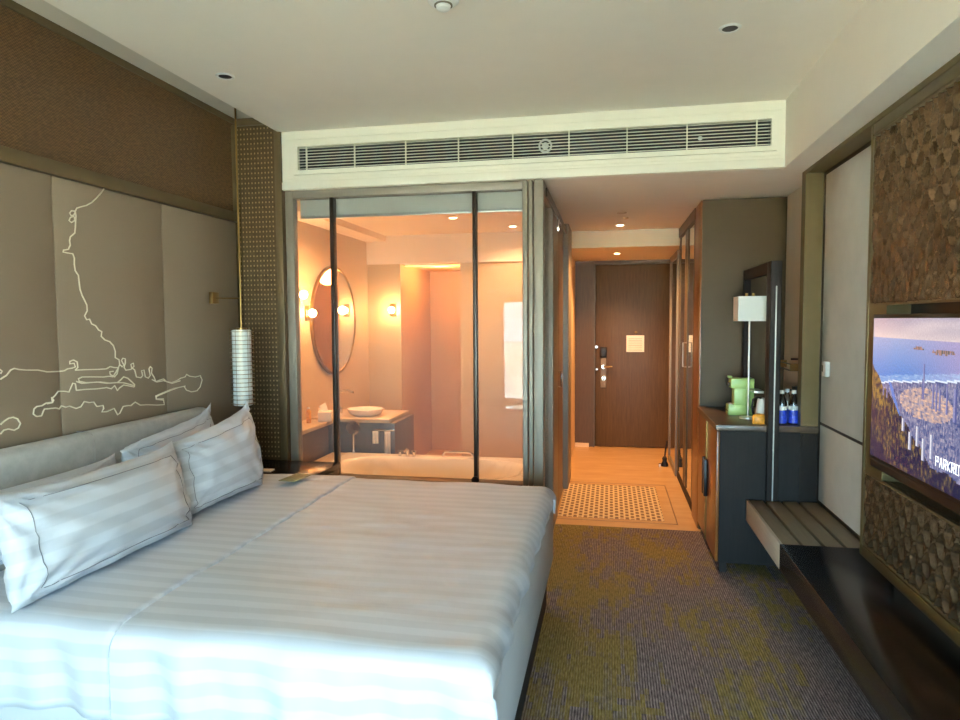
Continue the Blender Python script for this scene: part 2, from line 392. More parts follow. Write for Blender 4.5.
# ---------------------------------------------------------------- bathroom shell
BX0, BX1, BY0, BY1 = -2.36, -.47, 4.06, 7.4
struct('wall_bathroom_left', 'bath_wall', (BX0-.1, BX0, 4.08, BY1, 0, HH+.05))
struct('wall_bathroom_back', 'bath_wall', [(BX0, BX1, BY1, BY1+.1, 0, HH), (BX0, -2.02, 6.3, BY1, 0, 2.05), (-1.42, BX1, 6.3, 6.4, 0, 2.05)])
struct('wall_bathroom_bulkhead', 'bath_ceiling', (BX0, BX1, 6.28, BY1, 2.05, HH))
struct('ceiling', 'bath_ceiling', (BX0, BX1, YV+.12, BY1, HH, HH+.05))
struct('trim_3', 'bath_ceiling', [(BX0, -2.16, 4.4, 6.28, 2.27, HH), (-.62, BX1, 4.4, 6.28, 2.27, HH)])
struct('wall_bathroom_right', 'cream_wall', [(-.47, -.40, 6.32, YD, 0, HL), (-.47, -.40, 6.32, 6.40, HL, HH)])
struct('trim_4', 'frame_grey', (-.47, -.355, 5.86, 6.32, 0, HH), bev=.004)
# glass front
g = thing('window_2', '', '', (0, 0, 0)); del g['label']; del g['category']; g['kind'] = 'structure'
zb, zt = .50, 2.275
B('frame', 'frame_grey', [(-2.04, -1.985, 3.985, 4.05, .46, 2.325), (-1.985, -.515, 3.985, 4.05, zt, 2.325)], g, bev=.004)
B('corner_post', 'frame_grey', [(-.515, -.485, 3.975, 4.05, 0, 2.325), (-.478, -.455, 3.985, 4.05, 0, 2.325), (-.448, -.39, 3.98, 4.06, 0, 2.325)], g, bev=.004)
B('sill', 'frame_dark', [(-2.04, -.515, 3.96, 4.06, .455, zb), (-2.04, -.515, 3.985, 4.05, 0, .455)], g, bev=.003)
for a, b in ((-1.985, -1.742), (-1.718, -.822), (-.798, -.515)):
    B('glass_pane', 'shower_glass', (a, b, 4.018, 4.024, zb, zt), g)
for xm in (-1.73, -.81):
    m = B('mullion', 'frame_dark', (xm-.012, xm+.012, 3.99, 4.045, zb, zt), g, bev=.003)
    bm = bmesh.new(); lathe(bm, [(.018, 0), (.024, -.006), (.024, -.02), (.012, -.028)], (xm, 3.99, zb+.012), axis='Y'); obj('knob', bm, 'black', m, True)
# blind behind the glass
rb = thing('roller_blind', 'pale grey roller blind drawn just below the top of the bathroom glass', 'blind', (-1.25, 4.09, 2.16))
B('blind_cloth', 'grey_blind', (-.735, .735, -.002, .002, .02, .15), rb)
B('hem_bar', 'silver', (-.735, .735, -.006, .006, 0, .02), rb, bev=.003)
bm = bmesh.new(); cyl(bm, (-.735, 0, .14), .02, 1.47, 'X', 16); obj('roller_tube', bm, 'silver', rb, True)
# glass side to the hallway
g2 = thing('window_3', '', ''); del g2['label']; del g2['category']; g2['kind'] = 'structure'
B('frame', 'frame_grey', [(-.45, -.39, 4.06, 5.66, 2.26, HH), (-.45, -.39, 4.06, 4.62, 0, .06)], g2, bev=.003)
B('post', 'frame_grey', (-.45, -.385, 4.62, 5.06, 0, 2.26), g2, bev=.004)
B('glass_pane', 'glass', (-.423, -.417, 4.06, 4.62, .06, 2.26), g2)
B('door_track', 'frame_dark', (-.385, -.375, 4.06, 5.86, 2.235, 2.29), g2)
d2 = thing('door_2', '', ''); del d2['label']; del d2['category']; d2['kind'] = 'structure'
B('door_leaf', wood('brown_sliding_door_veneer', srgb(104, 84, 66), srgb(124, 102, 82), .4), (-.43, -.395, 5.06, 5.74, .01, 2.23), d2, bev=.002)
bm = bmesh.new(); tube(bm, [(-.395, 5.14, 1.10), (-.365, 5.14, 1.10), (-.365, 5.14, .98), (-.395, 5.14, .98)], .008); obj('door_handle', bm, 'chrome', d2, True)
bm = bmesh.new(); box(bm, -.395, -.37, 4.98, 5.03, 2.15, 2.24, .004); cyl(bm, (-.372, 5.005, 2.2), .018, .012, 'X', 16); obj('door_hanger', bm, 'chrome', d2, True)
struct('trim_5', 'black', (-.45, -.42, 5.75, 5.86, 0, HH))

# ---------------------------------------------------------------- entrance wall and door
struct('wall_entrance_backing', 'black', (-.6, XR+.1, YD+.09, YD+.12, -.05, HL+.1))  # black backing added behind the entrance wall to seal out outside light
struct('wall_entrance', 'door_wood', [(-.185, .70, YD+.05, YD+.08, 0, 2.14), (-.47, -.185, YD-.03, YD+.08, 0, HL), (.70, XR, YD-.03, YD+.08, 0, HL), (-.185, .70, YD-.03, YD+.08, 2.14, HL)])
d1 = thing('door_1', '', '', (0, 0, 0)); del d1['label']; del d1['category']; d1['kind'] = 'structure'
B('door_leaf', 'door_wood', (-.165, .695, YD, YD+.05, .008, 2.125), d1, bev=.002)
B('door_frame', 'olive_dark', [(-.185, -.170, YD-.045, YD+.03, 0, 2.14), (-.170, .70, YD-.045, YD+.03, 2.128, 2.14)], d1)
lk = B('lock_plate', 'black', (-.115, -.035, YD-.03, YD, 1.055, 1.175), d1, bev=.008)
B('lock_escutcheon', 'frame_grey', (-.105, -.04, YD-.014, YD, .70, 1.05), d1, bev=.006)
bm = bmesh.new(); cyl(bm, (-.075, YD-.05, .945), .018, .05, 'Y', 16); tube(bm, [(-.075, YD-.052, .945), (-.04, YD-.055, .948), (.03, YD-.055, .95)], .010); obj('door_handle', bm, 'chrome', d1, True)
bm = bmesh.new(); cyl(bm, (-.068, YD-.03, .81), .024, .03, 'Y', 16); box(bm, -.073, -.063, YD-.045, YD-.03, .77, .85, .003); obj('thumb_turn', bm, 'chrome', d1, True)
bm = bmesh.new(); cyl(bm, (-.155, YD-.02, 1.175), .017, .03, 'Y', 16); cyl(bm, (-.148, YD-.02, .915), .012, .03, 'Y', 16); obj('door_guard', bm, 'silver', d1, True)
bm = bmesh.new(); lathe(bm, [(.014, 0), (.016, -.006), (.008, -.010)], (.296, YD, 1.345), axis='Y', n=16); obj('peephole', bm, 'brass', d1, True)
nc = B('notice_card', 'paper', (.188, .388, YD-.012, YD-.004, 1.118, 1.31), label='small square cream notice on the dark entrance door', cat='notice')
B('printed_lines', 'ink', [(.21, .365, YD-.0125, YD-.012, z, z+.003) for z in (1.27, 1.25, 1.232, 1.21, 1.19, 1.172, 1.15, 1.135)], nc)
struct('baseboard_entrance', 'cream_wall', (-.40, -.235, YD-.045, YD-.03, 0, .045))

# ---------------------------------------------------------------- lights of the place
def spot_light(name, loc, power, color, size=2.4, blend=.8, rad=.03, rot=(0, 0, 0), typ='SPOT', parent=None):
    l = bpy.data.lights.new(name, typ); l.energy = power; l.color = color
    if typ == 'SPOT': l.spot_size = size; l.spot_blend = blend
    l.shadow_soft_size = rad
    o = bpy.data.objects.new(name, l); S.collection.objects.link(o); o.location = loc; o.rotation_euler = rot
    if parent: o.parent = parent
    return o
def downlight(loc, lit, label, group, power=0, r=.04, color=(1, .47, .16), size=2.3):
    t = thing('downlight', label, 'ceiling light', loc, group=group)
    bm = bmesh.new(); lathe(bm, [(r*.78, .0), (r*.78, -.004), (r*1.0, -.006), (r*1.12, -.001), (r*1.12, .0)], cap=False, n=28); obj('trim_ring', bm, 'white_plastic', t, True)
    if lit:
        bm = bmesh.new(); lathe(bm, [(r*.75, -.001), (r*.5, -.005), (.001, -.006)], cap=False, n=24); obj('lamp', bm, 'lamp_glow', t, True)
        spot_light('spot_lamp', (0, 0, -.03), power, color, size, parent=t)
    else:
        bm = bmesh.new(); cyl(bm, (0, 0, -.0028), r*.78, .0022, n=24); obj('recess', bm, 'black', t, True)
    return t
downlight((-1.843, 3.018, HC), False, 'unlit round downlight in the ceiling over the bed side, nearest the brown wall', None)
downlight((.477, 2.958, HC), False, 'unlit round downlight in the ceiling on the right, near the soffit', None)
downlight((.083, 6.05, HH), True, 'lit round downlight in the higher hallway ceiling, before the beam', None, 56)
downlight((.066, 7.0, HL), True, 'lit round downlight in the lower hallway ceiling, in front of the entrance door', None, 38)
t = thing('smoke_detector', 'white domed smoke detector on the bedroom ceiling', 'smoke detector', (-.61, 2.46, HC))
bm = bmesh.new(); lathe(bm, [(.058, 0), (.058, -.018), (.045, -.028), (.038, -.03)]); obj('body', bm, 'white_plastic', t, True)
bm = bmesh.new(); lathe(bm, [(.028, -.03), (.026, -.044), (.018, -.05), (.001, -.051)], cap=False); obj('sensor_head', bm, 'white_plastic', t, True)
bm = bmesh.new(); lathe(bm, [(.034, -.030), (.034, -.034), (.028, -.034)], cap=False); obj('sensor_slot', bm, 'ink', t, True)
t = thing('sprinkler', 'small round sprinkler cover in the hallway ceiling before the first lit downlight', 'sprinkler', (.085, 5.35, HH))
bm = bmesh.new(); lathe(bm, [(.036, 0), (.036, -.006), (.001, -.008)], cap=False); obj('cover_plate', bm, 'beige_wall', t, True)
t = thing('ceiling_speaker', 'tiny round ceiling sensor beside the lit hallway downlight', 'sensor', (.12, 5.62, HH)); t.name = 'ceiling_sensor'
bm = bmesh.new(); lathe(bm, [(.022, 0), (.022, -.008), (.012, -.012), (.001, -.013)], cap=False); obj('cover', bm, 'cream_wall', t, True)

# ---------------------------------------------------------------- air grille
vt = thing('air_grille', 'long white air conditioning grille with dark gaps, over the bathroom glass', 'vent', ((vx0+vx1)/2, YV, vz0))
cx = (vx0+vx1)/2; hw = (vx1-vx0)/2; hh = vz1-vz0
B('grille_frame', 'white_panel', [(-hw-.028, -hw, -.008, .02, -.028, hh+.028), (hw, hw+.028, -.008, .02, -.028, hh+.028), (-hw, hw, -.008, .02, -.028, 0), (-hw, hw, -.008, .02, hh, hh+.028)], vt)
B('duct', 'black', [(-hw-.03, hw+.03, .085, .095, -.03, hh+.03), (-hw-.03, -hw-.001, .02, .085, -.03, hh+.03), (hw+.001, hw+.03, .02, .085, -.03, hh+.03), (-hw, hw, .02, .085, hh+.001, hh+.03), (-hw, hw, .02, .085, -.03, -.001)], vt)
for i in range(8):
    z = hh*(i+.5)/8
    bm = bmesh.new(); vs = box(bm, -hw, hw, .0, .016, z-.0018, z+.0018)
    for v in vs:
        if v.co.y > .01: v.co.z += .002
    obj('slat', bm, 'white_panel', vt)
for px in (-1.88, -1.56, -1.23, -.90, -.57, -.24, .09, .42, .79):
    B('divider', 'white_panel', (px-cx-.003, px-cx+.003, -.002, .012, 0, hh), vt)
bm = bmesh.new(); lathe(bm, [(.040, -.004), (.040, -.012), (.030, -.012), (.030, -.004)], (-.377-cx, 0, .065), axis='Y', cap=False); lathe(bm, [(.02, -.003), (.02, -.010), (.001, -.012)], (-.377-cx, 0, .065), axis='Y', cap=False); obj('round_cap', bm, 'silver', vt, True)
bm = bmesh.new(); lathe(bm, [(.012, -.003), (.012, -.010), (.001, -.012)], (.49-cx, 0, .06), axis='Y', cap=False, n=16); obj('reflection_spot', bm, 'silver', vt, True)  # small silver disc stands in for a reflection on the grille

# ---------------------------------------------------------------- right hand wall: portal, fabric panel, media panel
pf = struct('trim_6', 'olive', [(1.07, XR, 4.05, 4.13, 0, HH), (1.07, XR, 3.0, 4.05, 2.305, HH), (1.07, XR, YB, 3.0, 2.30, HH)])
B('dark_strip', 'frame_dark', [(XR-.012, XR, 4.02, 4.05, .45, 2.305), (XR-.012, XR, 3.0, 4.02, 2.285, 2.305), (XR-.012, XR, 3.0, 4.02, .45, .47)], pf)  # dark metal strip along the portal's inner edge
fp = thing('fabric_panel', 'tall pale grey fabric wall panel between the portal post and the woven television panel', 'wall panel', (XR, 3.55, .47))
B('upper_cloth', 'pale', (-.012, 0, -.5, .465, .445, 1.815), fp, bev=.002)
B('lower_cloth', 'pale', (-.012, 0, -.5, .465, .0, .43), fp, bev=.002)
B('joint_strip', 'frame_dark', (-.010, 0, -.5, .465, .43, .445), fp)

tvp = thing('media_panel', 'bronze woven wall panel framing the television', 'wall panel', (XR, 2.1, .49))
pz0, pz1, py0, py1, px = .49, 2.288, -.3, 3.062, 1.055
L = lambda *d: off(d, (XR, 2.1, .49))
B('panel_frame', 'olive', [L(px, XR, py1-.022, py1, pz0, pz1), L(px, XR, py0, py1-.022, pz1-.042, pz1), L(px, XR, py0, py1-.022, pz0, pz0+.045), L(px, XR, py0, py0+.022, pz0+.045, pz1-.042)], tvp, bev=.003)
B('recess_back', 'black', L(XR-.03, XR, py0+.022, py1-.022, pz0+.045, pz1-.042), tvp)
B('recess_lining', 'olive', [L(px+.004, XR-.03, 2.86, py1-.022, .85, .95), L(px+.004, XR-.03, 2.86, py1-.022, 1.50, 1.55), L(px+.004, XR-.03, 2.985, py1-.022, .95, 1.50)], tvp)
def basket(u, v):
    p = .048; q = .108
    ci = int(u//p); f = u/p-ci; ph = v/q+(.5 if ci % 2 else 0)+.06*math.sin(ci*7.3); fv = ph-math.floor(ph)
    c = .5+.16*math.cos(2*PI*fv)
    rib = .75*max(0, 1-abs(f-c)/(.42))**.8+.35*max(0, 1-abs(f-c)/.13)
    lens = max(0, math.sin(PI*fv))**.4
    groove = 1 if .10 < f < .90 else .2
    return .001+.015*rib*(.45+.55*lens)*groove+.0012*math.sin(u*2*PI/.0125+noise.noise(Vector((u*9, v*9, 3)))*3)+.0012*noise.noise(Vector((u*90, v*25, 0)))
for a, b in ((.545, .852), (1.552, 2.238)):
    B('woven_border', 'olive_dark', [L(px+.002, px+.02, py1-.034, py1-.02, a-.004, b+.004), L(px+.002, px+.02, py0+.022, py1-.034, b-.006, b+.004), L(px+.002, px+.02, py0+.022, py1-.034, a-.004, a+.006)], tvp)
    B('woven_backing', 'olive_dark', L(px+.03, XR-.03, py0+.022, py1-.03, a, b), tvp)
    relief('woven_panel', 'bronze_weave', tvp, (px+.014-XR, py1-.03-2.1, a-.49), (0, -1, 0), (0, 0, 1), (-1, 0, 0), 1.55, b-a, .0044, basket)

# television
tv = thing('television', 'wide flat television showing an aerial city and coast, on the woven panel', 'television', (1.03, 2.345, 1.225))
tw, th = 1.14, .55
ty1 = 2.965-2.40; ty0 = ty1-tw-.02
B('bezel', 'black', [(0, .03, ty0, ty1, -th/2-.012, th/2+.012)], tv, bev=.004)
B('rear_housing', 'black', [(.03, .075, ty0+.15, ty1-.1, -th/2+.04, th/2-.04)], tv, bev=.01)
B('bottom_bar', 'black', (.002, .045, ty0, ty1-.005, -th/2-.045, -th/2-.012), tv, bev=.004)
def screen():
    nu, nv = 200, 96; vs = []; fs = []; cols = []
    lerp = lambda a, b, t: tuple(x+(y-x)*max(0, min(1, t)) for x, y in zip(a, b))
    N = lambda x, y, z=0: noise.noise(Vector((x, y, z)))
    for j in range(nv+1):
        for i in range(nu+1):
            vs.append((-.0015, ty1-.012-(tw-.004)*i/nu, -th/2+.003+(th-.006)*j/nv))
    for j in range(nv):
        for i in range(nu):
            a = j*(nu+1)+i; fs.append((a, a+1, a+nu+2, a+nu+1))
            u = (i+.5)/nu*2.0; v = (j+.5)/nv              # u runs 0..2, v up
            hz = .86
            if v > hz:
                c = lerp((.78, .72, .72), (.58, .56, .64), (v-hz)/.14)
                c = lerp(c, (.92, .84, .80), .4*max(0, N(u*2, v*14, 3)+.2))
            else:
                coast = .53+.16*u*.6+.012*N(u*7, 1); coast = min(coast, .68)
                hill = .66-.62*u+.04*N(u*8, v*8, 5)
                if v < hill or v < .10+.05*N(u*7, 2):
                    n = N(u*45, v*26, 1); n2 = N(u*9, v*8, 8); n3 = N(u*110, v*60, 2)
                    c = lerp((.06, .10, .24), (.58, .46, .24), .42+n*1.0+n2*.5+n3*.5+(v-.38)*1.1)
                elif v > coast:
                    c = lerp((.22, .46, .76), (.52, .60, .76), (v-coast)/(hz-coast))
                    c = lerp(c, (.66, .56, .70), max(0, min(1, u-.4))*.9)
                    if v-coast < .012: c = (.80, .84, .90)
                    elif v-coast < .05: c = lerp(c, (.62, .72, .84), .5+.5*N(u*20, v*60, 1))
                else:
                    n = N(u*70, v*46, 4); m = N(u*14, v*30, 7)
                    c = lerp((.20, .26, .46), (.66, .62, .68), .48+n*.75+m*.35)
                    if abs((u-.30)-(.56-v)*.75) < .022 and v > .22: c = (.34, .48, .76)
                    if ((u-.80)/.34)**2+((v-.47)/.10)**2 < 1: c = lerp(c, (.84, .68, .58), .55+.9*N(u*24, v*70, 2))
                for (tx, tyb, tt, w, k0) in ((.78, .50, .72, .010, 0), (.765, .50, .62, .008, 0), (.90, .46, .60, .012, 0), (.94, .45, .61, .010, 0), (.98, .46, .58, .012, 0), (1.06, .45, .62, .014, 0), (1.15, .42, .60, .018, 0), (.62, .16, .27, .018, 1), (.72, .20, .32, .022, 1), (.80, .12, .26, .022, 1), (.90, .16, .30, .02, 1), (.52, .26, .34, .02, 1), (1.3, .4, .6, .02, 0), (1.5, .4, .6, .02, 0), (1.7, .4, .58, .02, 0), (.20, .46, .54, .012, 0), (.26, .45, .53, .012, 0)):
                    if abs(u-tx) < w and tyb < v < tt: c = ((.80, .80, .84) if u < tx else (.48, .50, .62)) if k0 else ((.52, .52, .68) if u < tx else (.32, .34, .54))
                if ((u-.70)/.07)**2+((v-.81)/.009)**2 < 1 or ((u-1.0)/.12)**2+((v-.80)/.014)**2 < 1+N(u*30, v*30): c = (.36, .36, .36) if N(u*80, 1) > 0 else (.62, .48, .44)
            g = .93+.07*N(u*90, v*90, 9)
            cols.append((c[0]*g, c[1]*g, c[2]*g, 1))
    me = bpy.data.meshes.new('screen'); me.from_pydata(vs, [], fs)
    ca = me.color_attributes.new('picture', 'FLOAT_COLOR', 'CORNER')
    k = 0
    for pi, c in enumerate(cols):
        cl = tuple(((x+.055)/1.055)**2.4 if x > .04 else x/12.92 for x in (max(0, c[0]), max(0, c[1]), max(0, c[2])))+(1,)
        for q in range(4): ca.data[k].color = cl; k += 1
    kk = NT('screen_picture'); at = kk.n('ShaderNodeAttribute', attribute_name='picture')
    kk.b.inputs['Base Color'].default_value = (.01, .01, .01, 1); kk.b.inputs['Roughness'].default_value = .15
    kk.l(at.outputs['Color'], kk.b.inputs['Emission Color']); kk.b.inputs['Emission Strength'].default_value = .55
    me.materials.append(kk.m); o = bpy.data.objects.new('screen', me); S.collection.objects.link(o); o.parent = tv; return o
sc = screen()
# caption lettering on the screen
STK = {'P': [[(0, 0), (0, 1), (.6, 1), (.6, .5), (0, .5)]], 'A': [[(0, 0), (.35, 1), (.7, 0)], [(.15, .35), (.55, .35)]], 'R': [[(0, 0), (0, 1), (.6, 1), (.6, .5), (0, .5)], [(.25, .5), (.65, 0)]],
       'K': [[(0, 0), (0, 1)], [(.6, 1), (0, .45), (.65, 0)]], 'O': [[(0, 0), (.65, 0), (.65, 1), (0, 1), (0, 0)]], 'Y': [[(0, 1), (.32, .5), (.65, 1)], [(.32, .5), (.32, 0)]], 'L': [[(0, 1), (0, 0), (.55, 0)]]}
bm = bmesh.new(); u0 = 2.352-2.345; hgt = .030
for ch in 'PARKROYAL':
    for st in STK[ch]:
        for p, q in zip(st, st[1:]):
            a = Vector((0, u0-p[0]*hgt*.8, -.200+p[1]*hgt)); b = Vector((0, u0-q[0]*hgt*.8, -.200+q[1]*hgt)); d = (b-a).normalized()*.0009; n = Vector((0, -d.z, d.y))
            f = [Vector((-.003, 0, 0))+w for w in (a-d+n, b+d+n, b+d-n, a-d-n)]; bk = [w+Vector((.0012, 0, 0)) for w in f]
            V = [bm.verts.new(w) for w in f+bk]
            for qd in ((0, 1, 2, 3), (7, 6, 5, 4), (0, 4, 5, 1), (1, 5, 6, 2), (2, 6, 7, 3), (3, 7, 4, 0)): bm.faces.new([V[i] for i in qd])
    u0 -= .85*hgt
obj('caption', bm, 'tv_text', sc)

th_ = thing('thermostat', 'small white plastic sensor box at the edge of the pale fabric panel', 'thermostat', (XR-.012, 3.90, 1.222))
B('housing', 'white_plastic', (-.024, 0, -.032, .032, -.042, .042), th_, bev=.006)
B('dial_window', 'ink', (-.0255, -.024, .004, .02, -.015, .02), th_)

# luggage bench
lb = thing('luggage_bench', 'taupe luggage bench of four planks beneath the pale fabric panel', 'bench', (.98, 3.67, .33))
xs = [.78, .878, .972, 1.064, 1.172]
for i in range(4):
    B('plank', 'bench', (xs[i]-.98+(.018 if i == 0 else .008), xs[i+1]-.98-.008, -.42, .36, .095, .12), lb, bev=.002)
B('front_board', 'bench_front', (.78-.98, .796-.98, -.42, .36, 0, .12), lb, bev=.002)
B('under_frame', 'black', (.797-.98, 1.17-.98, -.415, .355, 0, .088), lb)
for y in (-.3, .2): B('bracket', 'black', (1.05-.98, 1.17-.98, y, y+.04, -.33, 0), lb)
# low console
lc = thing('low_console', 'long glossy dark brown low console under the television', 'console', (.97, 1.7, 0))
B('top', 'espresso', (.78-.97, XR-.97, -.9-1.7, 3.248-1.7, .33, .452), lc, bev=.003)
B('base_panel', 'espresso', (1.03-.97, XR-.97, -.9-1.7, 3.24-1.7, 0, .33), lc)

# ---------------------------------------------------------------- minibar unit
mb = thing('minibar_cabinet', 'charcoal minibar cabinet with walnut doors between wardrobe and luggage bench', 'cabinet', (.90, 4.45, 0))
o = (.90, 4.45, 0); D = lambda *d: off(d, o)
B('body', 'charcoal', D(.635, XR, 4.05, 4.87, .06, .845), mb, bev=.002)
B('countertop', 'charcoal_top', D(.608, XR, 4.035, 4.875, .848, .882), mb, bev=.003)
for a, b, hy in ((4.055, 4.46, 4.425), (4.465, 4.865, 4.50)):
    d = B('door', 'orange_wood', D(.618, .634, a, b, .065, .84), mb, bev=.0015)
    B('handle', 'black', D(.596, .618, hy-.018, hy+.018, .36, .60), d, bev=.004)
B('edge_strip', 'brass', D(.612, .618, 4.457, 4.468, .065, .84), mb)
for fx in (.645, 1.10):
    for fy in (4.07, 4.82): B('foot', 'frame_wood', D(fx, fx+.04, fy, fy+.04, 0, .06), mb)
# open frame standing at its front
of = thing('display_frame', 'tall open dark wood frame rising at the front of the minibar counter', 'frame', (.90, 4.45, .46))
F = lambda *d: off(d, (.90, 4.45, .46))
B('near_post', 'frame_wood', F(.885, .945, 4.0, 4.032, .455, 1.82), of, bev=.003)
B('near_post_top', 'frame_wood', F(.885, .925, 4.034, 4.10, .886, 1.82), of, bev=.002)
B('far_post', 'frame_wood', F(.885, .925, 4.74, 4.80, .886, 1.82), of, bev=.003)
B('top_rail', 'frame_wood', F(.885, .925, 4.10, 4.74, 1.755, 1.82), of, bev=.003)
B('metal_strip', 'silver', F(.912, .918, 3.994, 4.0, .455, 1.68), of)
B('ledge', 'silver', F(.87, .925, 4.30, 4.45, 1.04, 1.055), of, bev=.002)
# table lamp on the counter
tl = thing('table_lamp', 'white square shaded lamp on a slim metal pole over the minibar', 'lamp', (.84, 4.33, .882))
bm = bmesh.new()
w1, h1 = .082, .150
for (sx, sy) in (): pass
box(bm, -w1, w1, -w1, w1, .60, .60+h1)
top = [f for f in bm.faces if abs(f.normal.z) > .9]
bmesh.ops.recalc_face_normals(bm, faces=bm.faces)
top = [f for f in bm.faces if abs(f.normal.z) > .9]; bmesh.ops.delete(bm, geom=top, context='FACES')
sh = obj('lamp_shade', bm, 'shade_white', tl); sm = sh.modifiers.new('s', 'SOLIDIFY'); sm.thickness = .004
bm = bmesh.new(); cyl(bm, (0, 0, 0), .006, .74, n=12); obj('pole', bm, 'silver', tl, True)
bm = bmesh.new(); lathe(bm, [(.05, 0), (.05, .01), (.012, .016)]); obj('base', bm, 'silver', tl, True)
bm = bmesh.new(); cyl(bm, (-.02, .0, .74), .009, .03, n=12); cyl(bm, (.02, 0, .74), .009, .03, n=12); box(bm, -.04, .04, -.006, .006, .73, .74); obj('finial', bm, 'brass', tl, True)
# coffee machine
cm = thing('coffee_machine', 'pale green capsule coffee machine on the minibar counter', 'coffee machine', (.83, 4.50, .882))
bm = bmesh.new(); box(bm, -.085, .06, -.05, .05, 0, .068, .005); box(bm, -.050, .07, -.046, .046, .06, .18, .004); box(bm, -.07, .07, -.05, .05, .172, .236, .006)
obj('housing', bm, 'green', cm, True)
B('spout', 'black', (-.084, -.070, -.012, .012, .182, .206), cm, bev=.003)
B('drip_tray', 'silver', (-.08, -.052, -.035, .035, .065, .072), cm, bev=.002)
B('lever', 'green', (-.085, -.06, -.02, .02, .236, .25), cm, bev=.004)
B('tray_line', 'charcoal', (-.0862, -.0845, -.05, .05, .024, .028), cm)
# kettle
kt = thing('kettle', 'white jug kettle with black handle behind the coffee machine lever', 'kettle', (.885, 4.20, .882)); kt['label'] = 'small white kettle with curved black handle beside the green coffee machine'
bm = bmesh.new(); lathe(bm, [(.040, 0), (.042, .01), (.038, .08), (.030, .13), (.026, .14), (.001, .145)], (.012, 0, 0), cap=False); obj('body', bm, 'white_plastic', kt, True)
bm = bmesh.new(); tube(bm, [(.0, -.02, .143), (-.025, -.02, .15), (-.046, -.02, .135), (-.052, -.02, .09), (-.046, -.02, .055), (-.030, -.02, .03)], .006); obj('handle', bm, 'black', kt, True)
# snack packet
sp_ = thing('snack_packet', 'crumpled orange snack packet standing on the minibar counter', 'snack packet', (.855, 4.10, .882))
bm = bmesh.new(); bmesh.ops.create_grid(bm, x_segments=12, y_segments=12, size=.5)
for v in bm.verts:
    u, w = v.co.x, v.co.y; e = (1-(2*abs(u))**3)*(1-(2*abs(w))**3)
    v.co = Vector((u*.06, -.012*e+.003*noise.noise(Vector((u*8, w*8, 1))), (w+.5)*.055+.006*noise.noise(Vector((u*9, 0, 0)))))
sp1 = obj('packet', bm, 'orange_pack', sp_, 'all'); sm = sp1.modifiers.new('s', 'SOLIDIFY'); sm.thickness = .018; sm.offset = 0
# bottles
def bottle(loc, label, cap='white_plastic'):
    t = thing('water_bottle', label, 'bottle', loc, group='water bottles on the minibar counter')
    bm = bmesh.new(); lathe(bm, [(.026, 0), (.028, .006), (.028, .125), (.022, .15), (.011, .172), (.011, .182)], n=20); obj('bottle_body', bm, 'clear_plastic', t, True)
    bm = bmesh.new(); lathe(bm, [(.0288, .008), (.0288, .082)], cap=False, n=20); obj('label_wrap', bm, 'blue_label', t, True)
    bm = bmesh.new(); lathe(bm, [(.0125, .180), (.0125, .198), (.001, .1985)], cap=False, n=16); obj('cap', bm, cap, t, True)
    bm = bmesh.new(); lathe(bm, [(.0289, .084), (.0289, .108)], cap=False, n=20); obj('white_band', bm, 'white_plastic', t, True)
for i, (bx, by, lab) in enumerate(((.985, 4.12, 'blue labelled water bottle, leftmost of the front two on the counter'), (1.052, 4.13, 'blue labelled water bottle, rightmost of the front two on the counter'),
                                   (1.035, 4.21, 'blue labelled water bottle behind the front two, nearer the dark frame'), (1.105, 4.20, 'blue labelled water bottle behind the front two, nearest the wall'))):
    bottle((bx, by, .882), lab)
bc = thing('black_carafe', 'black carafe behind the blue water bottles', 'carafe', (1.12, 4.34, .882))
bm = bmesh.new(); lathe(bm, [(.04, 0), (.045, .02), (.04, .12), (.025, .17), (.028, .20), (.001, .205)], cap=False); obj('body', bm, 'black', bc, True)
bm = bmesh.new(); tube(bm, [(-.03, 0, .18), (-.07, 0, .17), (-.075, 0, .10), (-.04, 0, .05)], .006); obj('handle', bm, 'black', bc, True)
# rail shelf on the right wall
rs = thing('rail_shelf', 'slim dark metal rail shelf on the beige wall above the bottles', 'shelf', (XR, 4.62, 1.17))
B('rail', 'frame_dark', [(-.075, -.069, -.20, .20, 0, .008), (-.075, -.069, -.20, .20, .04, .046)], rs)
for y in (-.20, .19): B('bracket', 'brass', (-.075, 0, y, y+.01, 0, .046), rs)
B('upper_rod', 'frame_dark', (-.06, 0, -.16, -.15, .066, .078), rs)

# ---------------------------------------------------------------- wardrobe
wd = thing('wardrobe', 'tall built-in wardrobe with walnut edge and mirrored strips in the hallway', 'wardrobe', (.9, 5.66, 0))
o = (.9, 5.66, 0); D = lambda *d: off(d, o)
B('side_panel', 'wardrobe_side', D(.628, XR, 4.88, 4.90, 0, 2.32), wd, bev=.002)
B('body', 'wardrobe_side', D(.66, XR, 4.90, 6.46, 0, 2.32), wd)
B('end_stile', 'orange_wood', D(.62, .66, 4.90, 5.22, 0, 2.32), wd, bev=.002)
B('top_rail', 'olive_dark', D(.615, .66, 5.22, 6.46, 2.24, 2.32), wd)
B('plinth', 'frame_wood', D(.63, .66, 5.22, 6.46, 0, .08), wd)
for a, b in ((5.23, 5.82), (5.84, 6.45)):
    d = B('door', 'olive_dark', [D(.625, .655, a, a+.10, .085, 2.235), D(.625, .655, b-.10, b, .085, 2.235)], wd, bev=.002)
    B('mirror_strip', 'mirror', D(.632, .65, a+.10, b-.10, .085, 2.235), d)
bm = bmesh.new(); tube(bm, [(.625-.9, 5.75-5.66, 1.30), (.598-.9, 5.75-5.66, 1.30), (.598-.9, 5.75-5.66, 1.10), (.625-.9, 5.75-5.66, 1.10)], .007); obj('handle', bm, 'silver', wd, True)
